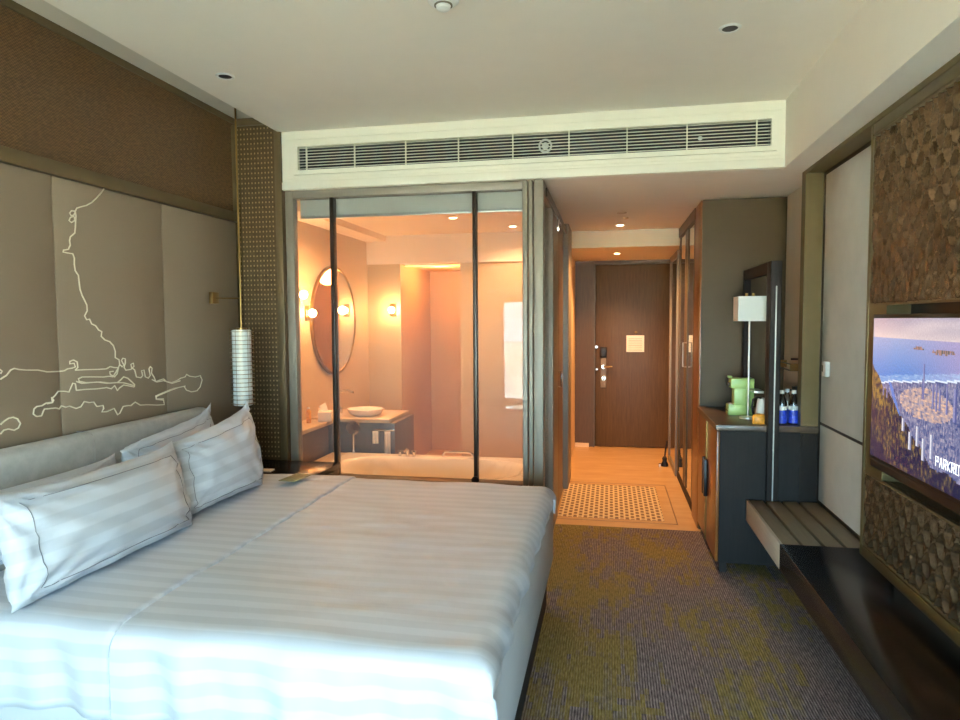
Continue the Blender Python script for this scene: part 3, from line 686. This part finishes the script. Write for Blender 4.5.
tm = thing('tall_mirror', 'tall metal framed mirror unit beyond the wardrobe, near the entrance door', 'mirror', (.7, 6.9, 0))
o = (.7, 6.9, 0); D = lambda *d: off(d, o)
B('cabinet', 'wardrobe_side', D(.64, .80, 6.50, 7.30, 0, 2.14), tm)
B('mirror_frame', 'frame_grey', [D(.615, .64, 6.50, 6.56, 0, 2.14), D(.615, .64, 7.24, 7.30, 0, 2.14), D(.615, .64, 6.56, 7.24, 2.08, 2.14), D(.615, .64, 6.56, 7.24, 0, .06)], tm, bev=.003)
B('mirror_glass', 'mirror', D(.626, .64, 6.56, 7.24, .06, 2.08), tm)
struct('wall_hall_right', 'cream_wall', (.80, XR, 6.47, YD-.03, 0, HL))
ds = thing('door_stop', 'small black door stop standing on the stone floor by the entrance door', 'door stop', (.555, 6.95, 0))
bm = bmesh.new(); lathe(bm, [(.035, 0), (.035, .02), (.02, .05), (.026, .08), (.012, .10)]); obj('foot', bm, 'rubber', ds, True)
bm = bmesh.new(); tube(bm, [(0, 0, .09), (.01, .0, .18), (.022, 0, .26)], .008); obj('stem', bm, 'rubber', ds, True)
bm = bmesh.new(); lathe(bm, [(.016, 0), (.016, .03), (.001, .035)], (-.048, -.03, 0), cap=False); obj('chrome_tip', bm, 'chrome', ds, True)

# ---------------------------------------------------------------- bed
bed = thing('bed', 'king size bed base and mattress against the grey headboard', 'bed', (-1.28, 2.54, 0))
o = (-1.28, 2.54, 0); D = lambda *d: off(d, o)
B('base', 'frame_wood', D(-2.22, -.320, 1.66, 3.43, .0, .225), bed, bev=.004)
B('mattress', 'white_sheet', D(-2.23, -.284, 1.64, 3.45, .23, .585), bed, bev=.03)
hb = thing('headboard', 'low light grey upholstered headboard fixed along the panelled wall', 'headboard', (-2.3, 2.54, .25))
def cushion_box(bm, d, bev): box(bm, *d, bev=bev, seg=4)
bm = bmesh.new(); cushion_box(bm, (-.045, .06, 1.35-2.54, 3.43-2.54, 0, .762), .035); obj('cushion', bm, 'headboard', hb, True)
bm = bmesh.new(); tube(bm, [(.0605, .004, .05), (.0605, .004, .728), (.049, .004, .752), (.026, .004, .7625), (-.03, .004, .7625)], .0022, 6); obj('seam', bm, 'headboard', hb, True)
# duvet
def cloth(name, mat, sx0, sx1, ty0_, ty1_, ztop, ex, ey0, ey1, r, dropx, res=.022, label=None, cat=None, seed=0, amp=1.0, thick=.012, group=None):
    """a cloth lying on the bed: s along x, t along y, wrapping over edge x=ex, y=ey0, y=ey1"""
    def wrap(d):                       # d = distance beyond the start of the rounding
        if d <= 0: return 0, 0
        q = r*PI/2
        if d < q: a = d/r; return r*math.sin(a), r*(1-math.cos(a))
        return r, r+(d-q)
    nu = int((sx1-sx0)/res); nv = int((ty1_-ty0_)/res)
    vs = []; uv = []
    for j in range(nv+1):
        t = ty0_+(ty1_-ty0_)*j/nv
        for i in range(nu+1):
            s = sx0+(sx1-sx0)*i/nu
            x, y, z = s, t, ztop
            dz = 0; side = 0
            if s > ex-r: a, b = wrap(s-(ex-r)); x = ex-r+a; dz += b
            if t < ey0+r: a, b = wrap(ey0+r-t); y = ey0+r-a; dz = max(dz, b)+.25*min(dz, b); side = b
            if t > ey1-r: a, b = wrap(t-(ey1-r)); y = ey1-r+a; dz = max(dz, b)+.25*min(dz, b)
            p = Vector((s*1.7+seed, t*3.4, seed)); n = noise.noise(p)*.008+noise.noise(p*2.7)*.004+noise.noise(Vector((s*2.5+t*3, t*13-s*5, 3)))*.0026
            z = z-dz+n*amp*(1 if dz < .05 else .3)
            if side > 0:
                k = min(1, side/.12); y -= k*.016*amp*(math.sin(s*17+1.5*math.sin(s*5)+z*3)+.6*math.sin(s*39+z*6))+.0
            if s > ex-r and dz > .02: x += .010*amp*noise.noise(Vector((t*6, z*4, 9)))+.004*math.sin(t*31)
            vs.append((x, y, z)); uv.append((s, t))
    fs = [(j*(nu+1)+i, j*(nu+1)+i+1, (j+1)*(nu+1)+i+1, (j+1)*(nu+1)+i) for j in range(nv) for i in range(nu)]
    me = bpy.data.meshes.new(name); me.from_pydata(vs, [], fs); ul = me.uv_layers.new(name='UVMap')
    for lp in me.loops: ul.data[lp.index].uv = uv[lp.vertex_index]
    me.materials.append(M[mat]); me.shade_smooth()
    ob = bpy.data.objects.new(name, me); S.collection.objects.link(ob)
    md = ob.modifiers.new('s', 'SOLIDIFY'); md.thickness = thick; md.offset = -1
    if label: ob['label'] = label
    if cat: ob['category'] = cat
    return ob
dv = cloth('duvet', 'stripe', -1.42, -.238, 1.36, 3.60, 0.632, -.280, 1.60, 3.485, .068, .1, label='white striped duvet spread over the bed, hanging over its sides', cat='duvet')
ts = cloth('turned_sheet', 'stripe', -2.0, -1.385, 1.36, 3.60, .640, 9, 1.592, 3.492, .075, .1, label='turned down band of white striped sheet between pillows and duvet', cat='sheet', seed=0, thick=.014)
# ---- pillows
def pillow(label, loc, rz, lean, w=.74, h=.44, th=.15, seed=1, ears=1.0, taper=0, earl=1.0):
    root = thing('pillow', label, 'pillow', loc, (0, 0, 0), 'white striped pillows at the headboard')
    root.rotation_euler = (0, -lean, rz)
    n = 44; m = 30
    def pt(a, b, sgn):        # a,b in -1..1
        ea = 1-abs(a)**2.6; eb = 1-abs(b)**2.6
        y = w/2*a*(1-.05*ears*(1-b*b)); z = h/2*b*(1-.07*ears*(1-a*a))+h/2
        y *= 1+.035*ears*(abs(b)**6)*(abs(a)**6)
        z += .045*ears*(max(0, b)**5)*(abs(a)**7)*h/.44
        if a < 0: z -= (1-earl)*.06*(max(0, b)**4)*(abs(a)**5)
        z *= 1-taper*a
        x = sgn*th/2*(max(0, ea)**.55)*(max(0, eb)**.55)
        c = (abs(a)**4+abs(b)**4)
        wr = noise.noise(Vector((a*3+seed*7, b*3, sgn)))*.010+noise.noise(Vector((a*9+seed, b*5, sgn*2)))*.005*c
        ang = math.atan2(1-abs(b)+.02, 1-abs(a)+.02)
        fold = 0.018*math.sin(ang*17+seed+2.5*noise.noise(Vector((a*4, b*4, seed))))*min(1, c*.9+.12)*(max(0, ea*eb)**.25)
        x += (wr+fold)*(1 if ea*eb > 0.02 else .2)
        return Vector((x, y, z))
    vs = []; uv = []; fs = []; idx = {}
    for sgn in (1, -1):
        for j in range(m+1):
            for i in range(n+1):
                bd = i in (0, n) or j in (0, m)
                if sgn == -1 and bd: idx[(sgn, i, j)] = idx[(1, i, j)]; continue
                idx[(sgn, i, j)] = len(vs); a, b = -math.cos(PI*i/n)*.55+(-1+2*i/n)*.45, -math.cos(PI*j/m)*.55+(-1+2*j/m)*.45
                p = pt(a, b, sgn); vs.append(p); uv.append((a*w/2, b*h/2))
        for j in range(m):
            for i in range(n):
                q = [idx[(sgn, i, j)], idx[(sgn, i+1, j)], idx[(sgn, i+1, j+1)], idx[(sgn, i, j+1)]]
                fs.append(q if sgn == 1 else q[::-1])
    me = bpy.data.meshes.new('cushion'); me.from_pydata(vs, [], fs); ul = me.uv_layers.new(name='UVMap')
    for lp in me.loops: ul.data[lp.index].uv = uv[lp.vertex_index]
    me.materials.append(M['stripe']); me.shade_smooth()
    ob = bpy.data.objects.new('cushion', me); S.collection.objects.link(ob); ob.parent = root
    bm = bmesh.new(); pts = []
    A, Bq = .84, .80
    ring = [(A*(-1+2*k/24), Bq) for k in range(25)]+[(A, Bq*(1-2*k/14)) for k in range(1, 15)]+[(A*(1-2*k/24), -Bq) for k in range(1, 25)]+[(-A, Bq*(-1+2*k/14)) for k in range(1, 14)]
    tube(bm, [pt(a, b, 1)+Vector((.0022, 0, 0)) for a, b in ring], .0014, 6, closed=True)
    obj('piping', bm, 'seam', root, True)
    return root
pillow('rear left pillow, mostly hidden behind the front left pillow near the photo edge', (-2.10, 2.16, .645), 0, .12, w=.74, h=.265, seed=3, ears=.6)
pillow('rear right pillow leaning on the headboard, only its top and corner showing', (-2.10, 2.90, .645), 0, .06, w=.68, h=.345, seed=5, earl=.0, taper=-.10)
pillow('front left pillow, the large one nearest the photo edge', (-1.735, 2.06, .640), .0, .24, w=.86, h=.345, th=.23, seed=1, ears=.6, taper=.0)
pillow('front right pillow, standing nearest the bedside lamp', (-1.80, 2.84, .642), -.03, .17, w=.66, h=.375, th=.21, seed=2, earl=.0, taper=-.10)
cd_ = B('bedside_card', 'card', (-.048, .048, -.085, .085, 0, .004), bev=.0012, label='small olive green card lying on the sheet near the bathroom glass', cat='card', loc=(-1.645, 3.26, .662))
cd_.rotation_euler = (0, 0, -.12)

# nightstand
ns = thing('nightstand', 'dark nightstand between the bed and the woven column', 'nightstand', (-1.98, 3.74, 0))
B('body', 'espresso', (-.37, .29, -.20, .20, .05, .56), ns, bev=.003)
B('top', 'espresso', (-.38, .30, -.21, .205, .562, .60), ns, bev=.004)
B('drawer', 'frame_wood', (-.32, .24, -.212, -.202, .30, .55), ns, bev=.002)
B('plinth', 'black', (-.34, .26, -.18, .18, 0, .05), ns)
np_ = B('note_pad', 'paper', (-.045, .045, -.03, .03, 0, .008), bev=.001, label='small white note pad on the dark nightstand', cat='note pad', loc=(-2.03, 3.64, .60))

# pendant reading lamp
pl = thing('pendant_lamp', 'slim cylindrical white bedside lamp with metal rings on a long brass rod', 'lamp', (-2.14, 3.6, 1.0))
bm = bmesh.new(); cyl(bm, (0, 0, .46), .0055, 2.79-1.46, n=10); obj('rod', bm, 'brass', pl, True)
bm = bmesh.new(); lathe(bm, [(.048, 0), (.055, .004), (.055, .446), (.048, .45)], n=28); obj('shade', bm, 'shade_white', pl, True)
for k in range(18):
    bm = bmesh.new(); z = .012+k*.025
    lathe(bm, [(.055, z), (.069, z), (.069, z+.0028), (.055, z+.0028)], n=28, cap=False); obj('ring', bm, 'brass', pl, True)
bm = bmesh.new()
for k in range(6):
    a = 2*PI*(k+.5)/6; tube(bm, [(.066*math.cos(a), .066*math.sin(a), .0), (.066*math.cos(a), .066*math.sin(a), .46)], .0010, 5)
obj('wire_cage', bm, 'brass', pl, True)
bm = bmesh.new(); cyl(bm, (0, 0, .45), .03, .012, n=20); obj('cap', bm, 'brass', pl, True)
br = B('wall_bracket', 'brass', (XL+.02-(-2.14), XL+.045-(-2.14), .005, .075, .605, .675), pl, bev=.003)
bm = bmesh.new(); tube(bm, [(XL+.045+2.14, .04, .64), (0, 0, .635)], .004); obj('arm', bm, 'brass', br, True)

# line drawing on the leather panels: (y, z) polylines in metres on the wall
LINES = [[(2.79, 2.128),(2.769, 2.104),(2.74, 2.076),(2.709, 2.05),(2.676, 2.031),(2.644, 2.02),(2.62, 2.01),(2.61, 1.995),(2.613, 1.975),(2.61, 1.953),(2.607, 1.925),(2.602, 1.897),(2.576, 1.877),(2.571, 1.859),(2.574, 1.841),(2.562, 1.821),(2.535, 1.815),(2.531, 1.807),(2.556, 1.805),(2.586, 1.804),(2.594, 1.785),(2.592, 1.758),(2.596, 1.73),(2.613, 1.71),(2.616, 1.676),(2.619, 1.648),(2.63, 1.62),(2.643, 1.599),(2.655, 1.578),(2.656, 1.552),(2.639, 1.528),(2.65, 1.511),(2.668, 1.514),(2.679, 1.492),(2.703, 1.483),(2.721, 1.463),(2.74, 1.455),(2.735, 1.433),(2.758, 1.415),(2.788, 1.406),(2.811, 1.386),(2.822, 1.358),(2.82, 1.328),(2.845, 1.316),(2.848, 1.293),(2.839, 1.278),(2.812, 1.28),(2.785, 1.287),(2.76, 1.278),(2.711, 1.279),(2.626, 1.284),(2.572, 1.286)], [(2.61, 1.995),(2.589, 1.994),(2.578, 1.982),(2.585, 1.972),(2.602, 1.977),(2.61, 1.992)], [(2.602, 1.972),(2.581, 1.963),(2.573, 1.948),(2.586, 1.942),(2.605, 1.953),(2.604, 1.969)], [(2.572, 1.286),(2.587, 1.296),(2.585, 1.322),(2.564, 1.332),(2.543, 1.327),(2.542, 1.316),(2.567, 1.317),(2.573, 1.3),(2.551, 1.296),(2.529, 1.295),(2.511, 1.288),(2.486, 1.287),(2.42, 1.29),(2.374, 1.301),(2.32, 1.305),(2.284, 1.31),(2.262, 1.316),(2.246, 1.311),(2.226, 1.291),(2.197, 1.278)], [(2.197, 1.317),(2.207, 1.309),(2.199, 1.3)], [(2.848, 1.293),(2.864, 1.28),(2.877, 1.288),(2.861, 1.311),(2.871, 1.322),(2.888, 1.318),(2.887, 1.298),(2.877, 1.276),(2.889, 1.262),(2.924, 1.263),(2.947, 1.277),(2.943, 1.293),(2.925, 1.288),(2.929, 1.272),(2.951, 1.258),(2.962, 1.222),(2.994, 1.215),(3.008, 1.225),(3.0, 1.251),(3.019, 1.253),(3.027, 1.217),(3.05, 1.208),(3.065, 1.221),(3.057, 1.256),(3.067, 1.267),(3.081, 1.258),(3.075, 1.232),(3.093, 1.211),(3.107, 1.185),(3.137, 1.19),(3.168, 1.194),(3.192, 1.177),(3.234, 1.168),(3.279, 1.174),(3.316, 1.185),(3.355, 1.189),(3.367, 1.202),(3.395, 1.189),(3.45, 1.18),(3.495, 1.184),(3.512, 1.157),(3.491, 1.118),(3.46, 1.099),(3.407, 1.098),(3.362, 1.113),(3.341, 1.137),(3.291, 1.135),(3.231, 1.127),(3.158, 1.115),(3.108, 1.107),(3.102, 1.094),(3.162, 1.087)], [(2.839, 1.278),(2.821, 1.257),(2.799, 1.236),(2.779, 1.241),(2.739, 1.241),(2.662, 1.248),(2.61, 1.252),(2.588, 1.246),(2.591, 1.234),(2.632, 1.224),(2.718, 1.219),(2.777, 1.208),(2.828, 1.206),(2.85, 1.216),(2.872, 1.23),(2.9, 1.221),(2.925, 1.202),(2.947, 1.184),(2.942, 1.173),(2.898, 1.184),(2.87, 1.19),(2.842, 1.179),(2.826, 1.167),(2.809, 1.193),(2.786, 1.18),(2.756, 1.189),(2.697, 1.189),(2.621, 1.194),(2.574, 1.195)], [(2.839, 1.278),(2.829, 1.249),(2.811, 1.235),(2.783, 1.249),(2.78, 1.262),(2.804, 1.263)], [(2.574, 1.195),(2.569, 1.225),(2.555, 1.229),(2.543, 1.21),(2.532, 1.192),(2.506, 1.198),(2.473, 1.201),(2.455, 1.184),(2.438, 1.173),(2.442, 1.156)], [(2.436, 1.179),(2.448, 1.165),(2.44, 1.157),(2.408, 1.158),(2.386, 1.149),(2.36, 1.149),(2.346, 1.14),(2.342, 1.12),(2.357, 1.108),(2.382, 1.107),(2.39, 1.122),(2.398, 1.134),(2.421, 1.132),(2.457, 1.131),(2.475, 1.124),(2.487, 1.136),(2.509, 1.127),(2.532, 1.129),(2.567, 1.114),(2.595, 1.118),(2.616, 1.139),(2.645, 1.131),(2.672, 1.13),(2.69, 1.107),(2.729, 1.107),(2.733, 1.092),(2.719, 1.077),(2.75, 1.074),(2.8, 1.083),(2.821, 1.049),(2.837, 1.055),(2.861, 1.085),(2.895, 1.085),(2.914, 1.082)], [(2.442, 1.156),(2.413, 1.154)], [(2.914, 1.082),(2.946, 1.096),(2.982, 1.076),(3.032, 1.072),(3.109, 1.06),(3.167, 1.055),(3.163, 1.08),(3.105, 1.091),(3.101, 1.109),(3.152, 1.118),(3.25, 1.134),(3.352, 1.137)], [(3.077, 1.199),(3.115, 1.182),(3.169, 1.184),(3.237, 1.163),(3.309, 1.171)], [(2.575, 1.235),(2.607, 1.223),(2.697, 1.221),(2.759, 1.209),(2.814, 1.207),(2.87, 1.201),(2.939, 1.181)], [(2.188, 1.1),(2.207, 1.112),(2.226, 1.12),(2.246, 1.121),(2.266, 1.111),(2.278, 1.091),(2.268, 1.074),(2.248, 1.068),(2.223, 1.077),(2.202, 1.076),(2.186, 1.063)]]
bm = bmesh.new()
for ln in LINES:
    tube(bm, [(XL+.0215, y, z) for y, z in ln], .0032, 6)
wa = obj('wall_art', bm, 'thread', None, True, label='cream embroidered outline drawing wandering across the leather wall panels', cat='wall art')

# ---------------------------------------------------------------- bathroom contents
bt = thing('bathtub', 'cream bathtub directly behind the bathroom glass', 'bathtub', (-1.25, 4.47, 0))
bm = bmesh.new(); bmesh.ops.create_grid(bm, x_segments=60, y_segments=30, size=.5)
for v in bm.verts:
    u, w = v.co.x*2, v.co.y*2
    q = (abs(u/.86)**3.2+abs(w/.74)**3.2)**(1/3.2)
    dep = 0 if q >= 1 else -.36*(1-q**6)
    v.co = Vector((u*.76, w*.40, .47+dep))
tb = obj('tub_shell', bm, 'porcelain', bt, 'all')
B('apron', 'bath_wall', [(-.885, .77, .395, .41, 0, .46), (-.885, -.77, -.395, .395, 0, .468), (-.77, .77, -.405, -.395, 0, .46), (.76, .775, -.395, .395, 0, .46)], bt)
bm = bmesh.new(); tube(bm, [(.02, .345, .47), (.03, .335, .50), (.05, .33, .515), (.23, .33, .515), (.25, .335, .50), (.26, .345, .47)], .010); obj('grip_handle', bm, 'chrome', bt, True)
hs = thing('hand_shower', 'round headed chrome hand shower standing on the tub edge', 'hand shower', (-1.95, 4.84, .47))
bm = bmesh.new(); tube(bm, [(0, 0, 0), (0, 0, .16)], .010); obj('stem', bm, 'chrome', hs, True)
bm = bmesh.new(); lathe(bm, [(.03, .012), (.055, .006), (.055, -.006), (.001, -.009)], (0, 0, .20), axis='Y', cap=False); obj('head', bm, 'chrome', hs, True)
tp = thing('tub_tap', 'low chrome tap on the tub edge right of the hand shower', 'tap', (-1.50, 4.80, .47))
bm = bmesh.new(); cyl(bm, (0, 0, 0), .014, .05, n=16); tube(bm, [(0, 0, .05), (0, -.03, .06), (0, -.08, .05)], .008); obj('spout', bm, 'chrome', tp, True)
for s in (-.06, .05):
    bm = bmesh.new(); cyl(bm, (s, 0, 0), .012, .035, n=14); tube(bm, [(s-.02, 0, .04), (s+.02, 0, .04)], .005); obj('handle', bm, 'chrome', tp, True)
# vanity
M['vanity'] = wood('brown_vanity_veneer', srgb(96, 78, 64), srgb(116, 96, 80), .4)
va = thing('vanity_unit', 'brown bathroom vanity with pale counter beyond the tub', 'vanity', (-2.0, 5.5, 0))
o = (-2.0, 5.5, 0); D = lambda *d: off(d, o)
B('body', 'vanity', [D(BX0+.002, -1.66, 4.98, 5.5, .02, .69), D(BX0+.002, -2.15, 4.91, 4.97, .02, .69)], va, bev=.003)
B('counter', 'bath_wall', [D(BX0+.002, -1.70, 4.96, 5.5, .692, .722)], va, bev=.003)
lg = thing('tub_ledge', 'narrow stone ledge along the left bathroom wall above the tub', 'ledge', (-2.25, 4.5, 0))
B('slab', 'bath_wall', (-.108, .11, -.40, .40, .69, .72), lg, bev=.003)
B('front', 'vanity', (-.108, .09, -.40, .35, .0, .689), lg)
bs = thing('basin', 'white oval basin on the bathroom vanity counter', 'basin', (-1.97, 5.16, .722))
bm = bmesh.new(); lathe(bm, [(.10, 0), (.135, .02), (.155, .055), (.150, .057), (.125, .03), (.07, .012), (.001, .010)], cap=False, n=36, sy=.8); obj('bowl', bm, 'porcelain', bs, True)
bf = thing('basin_tap', 'chrome tap bending over the white basin', 'tap', (-2.22, 5.18, .722))
bm = bmesh.new(); tube(bm, [(0, 0, 0), (0, 0, .16), (.02, 0, .19), (.08, 0, .20), (.14, 0, .185)], .011); obj('spout', bm, 'chrome', bf, True)
bm = bmesh.new(); cyl(bm, (0, .07, 0), .014, .05, n=16); obj('handle', bm, 'chrome', bf, True)
mi = thing('round_mirror', 'large round mirror with glowing rim on the left bathroom wall', 'mirror', (BX0, 5.45, 1.50))
bm = bmesh.new(); lathe(bm, [(.47, 0), (.47, .022), (.45, .024), (.445, .02)], axis='X', cap=False, n=64); obj('rim', bm, 'brass', mi, True)
bm = bmesh.new(); lathe(bm, [(.446, .012), (.446, .018)], axis='X', n=64); obj('mirror_glass', bm, 'mirror', mi, True)
def sconce(loc, label, power, nd=(1, 0, 0)):
    t = thing('sconce', label, 'wall lamp', loc, group=None); nd = Vector(nd)
    bm = bmesh.new()
    if nd.x: box(bm, 0, .012, -.03, .03, -.06, .06, .003)
    else: box(bm, -.03, .03, -.012, 0, -.06, .06, .003)
    obj('back_plate', bm, 'brass', t, True)
    c = nd*.05
    bm = bmesh.new(); bmesh.ops.create_uvsphere(bm, u_segments=20, v_segments=12, radius=.032); bmesh.ops.translate(bm, verts=bm.verts, vec=c); obj('globe', bm, 'sconce_glow', t, 'all')
    bm = bmesh.new(); tube(bm, [nd*.012, nd*.022], .01); obj('stem', bm, 'brass', t, True)
    spot_light('globe_lamp', nd*.11, power, (1, .56, .26), typ='POINT', rad=.04, parent=t)
sconce((BX0, 4.78, 1.70), 'lit globe wall lamp nearest the glass, left and above the round mirror', 2.6)
sconce((BX0, 4.93, 1.56), 'lit globe wall lamp just before the round mirror edge', 2.6)
sconce((-2.10, 6.30, 1.60), 'lit globe wall lamp on the far bathroom wall right of the round mirror', 3.2, (0, -1, 0))
for i, (x, y, lab) in enumerate(((-1.25, 5.3, 'lit downlight over the middle of the bathroom'), (-.85, 5.9, 'lit downlight in the bathroom ceiling nearest the hallway side'), (-1.9, 4.75, 'lit downlight in the bathroom ceiling above the left tub end'))):
    downlight((x, y, HH), True, lab, None, 21, color=(1, .54, .27), size=2.7)
t = thing('cove_light', 'orange light strip glowing at the top of the shower recess', 'strip light', (-1.72, 6.45, 2.03))
B('housing', 'silver', (-.29, .29, -.03, .03, .012, .02), t); B('led_strip', 'led', (-.29, .29, -.02, .02, .004, .012), t)
spot_light('strip_lamp', (0, .25, -.05), 9, (1, .36, .10), typ='POINT', rad=.1, parent=t)
# small things on the vanity and ledge
tbx = thing('tissue_box', 'white folded tissue box on the ledge by the left bathroom wall', 'tissue box', (-2.18, 4.84, .72), (0, 0, .3))
B('box', 'towel', (-.05, .05, -.06, .06, 0, .075), tbx, bev=.004)
bm = bmesh.new(); vs = [bm.verts.new(p) for p in ((-.02, -.02, .075), (.02, .02, .075), (.0, .03, .14), (-.035, .0, .12))]; bm.faces.new(vs); x = obj('tissue', bm, 'towel', tbx); md = x.modifiers.new('s', 'SOLIDIFY'); md.thickness = .003
for (x, y, h, mt, lab) in ((-2.26, 4.72, .12, 'orange_pack', 'small amber toiletry bottle on the ledge, nearest the glass'), (-2.27, 4.95, .10, 'porcelain', 'small white toiletry bottle on the ledge beside the tissue box')):
    t = thing('toiletry_bottle', lab, 'bottle', (x, y, .722 if y > 4.96 else .72), group=None)
    bm = bmesh.new(); lathe(bm, [(.018, 0), (.018, h*.75), (.009, h*.85), (.009, h*.88)], n=18); obj('bottle_body', bm, mt, t, True)
    bm = bmesh.new(); lathe(bm, [(.011, h*.88), (.011, h), (.001, h)], n=14, cap=False); obj('cap', bm, 'white_plastic', t, True)
t = thing('towel_hooks', 'chrome hooks with two small white cloths hanging on the vanity front', 'hooks', (-1.76, 4.98, .60)); t.name = 'hook_rail'
B('rail', 'chrome', (-.10, .10, -.012, 0, .03, .045), t, bev=.003)
for k, (dx, ln, lab) in enumerate(((-.05, .10, 'short white cloth hanging on the vanity hooks, left one'), (.05, .20, 'long white cloth hanging on the vanity hooks, right one'))):
    bm = bmesh.new(); n = 8
    for j in range(9):
        for i in range(n+1): bm.verts.new((-.022+.044*i/n, -.008*math.sin(i*1.6)*(.4+j/9), -ln*j/8))
    bm.verts.ensure_lookup_table()
    for j in range(8):
        for i in range(n): bm.faces.new([bm.verts[q] for q in (j*(n+1)+i, j*(n+1)+i+1, (j+1)*(n+1)+i+1, (j+1)*(n+1)+i)])
    x = obj('face_cloth', bm, 'towel', None, 'all', label=lab, cat='cloth', loc=(-1.76+dx, 4.958, .628)); md = x.modifiers.new('s', 'SOLIDIFY'); md.thickness = .006

# ---------------------------------------------------------------- beyond and beside the window (seen mirrored in the bathroom glass)
rt = thing('side_table', 'small round dark table near the window, seen as a reflection in the bathroom glass', 'table', (-1.30, .05, 0))
bm = bmesh.new(); lathe(bm, [(.30, .48), (.31, .49), (.31, .505), (.30, .51)], n=40); obj('table_top', bm, 'frame_wood', rt, True)
bm = bmesh.new(); cyl(bm, (0, 0, .02), .025, .46, n=16); obj('column', bm, 'frame_dark', rt, True)
bm = bmesh.new(); lathe(bm, [(.18, 0), (.18, .012), (.03, .022)], n=32); obj('base', bm, 'frame_dark', rt, True)
def city():
    k = NT('hazy_city'); v = k.coord(); f = k.noise(v, .02, 6, .7)
    k.l(k.ramp(f, [(.35, srgb(128, 130, 116)), (.5, srgb(222, 216, 200)), (.62, srgb(250, 246, 236))]), k.b.inputs['Base Color']); k.b.inputs['Roughness'].default_value = .9
    bm = bmesh.new(); box(bm, -900, 900, -1500, -30, -61, -60)
    rr = random.Random(3)
    for i in range(420):
        d = 70+rr.random()**1.5*1200; x = (rr.random()-.5)*d*1.6; w = rr.uniform(8, 22); h = rr.uniform(6, 34)*(1+.4*(rr.random() > .9)); y = -d
        box(bm, x, x+w, y-w*.8, y, -60, -60+h)
    return obj('distant_city', bm, k.m, None, kind='stuff', label='hazy pale city far below the window, seen as a reflection in the glass', cat='city')
city()
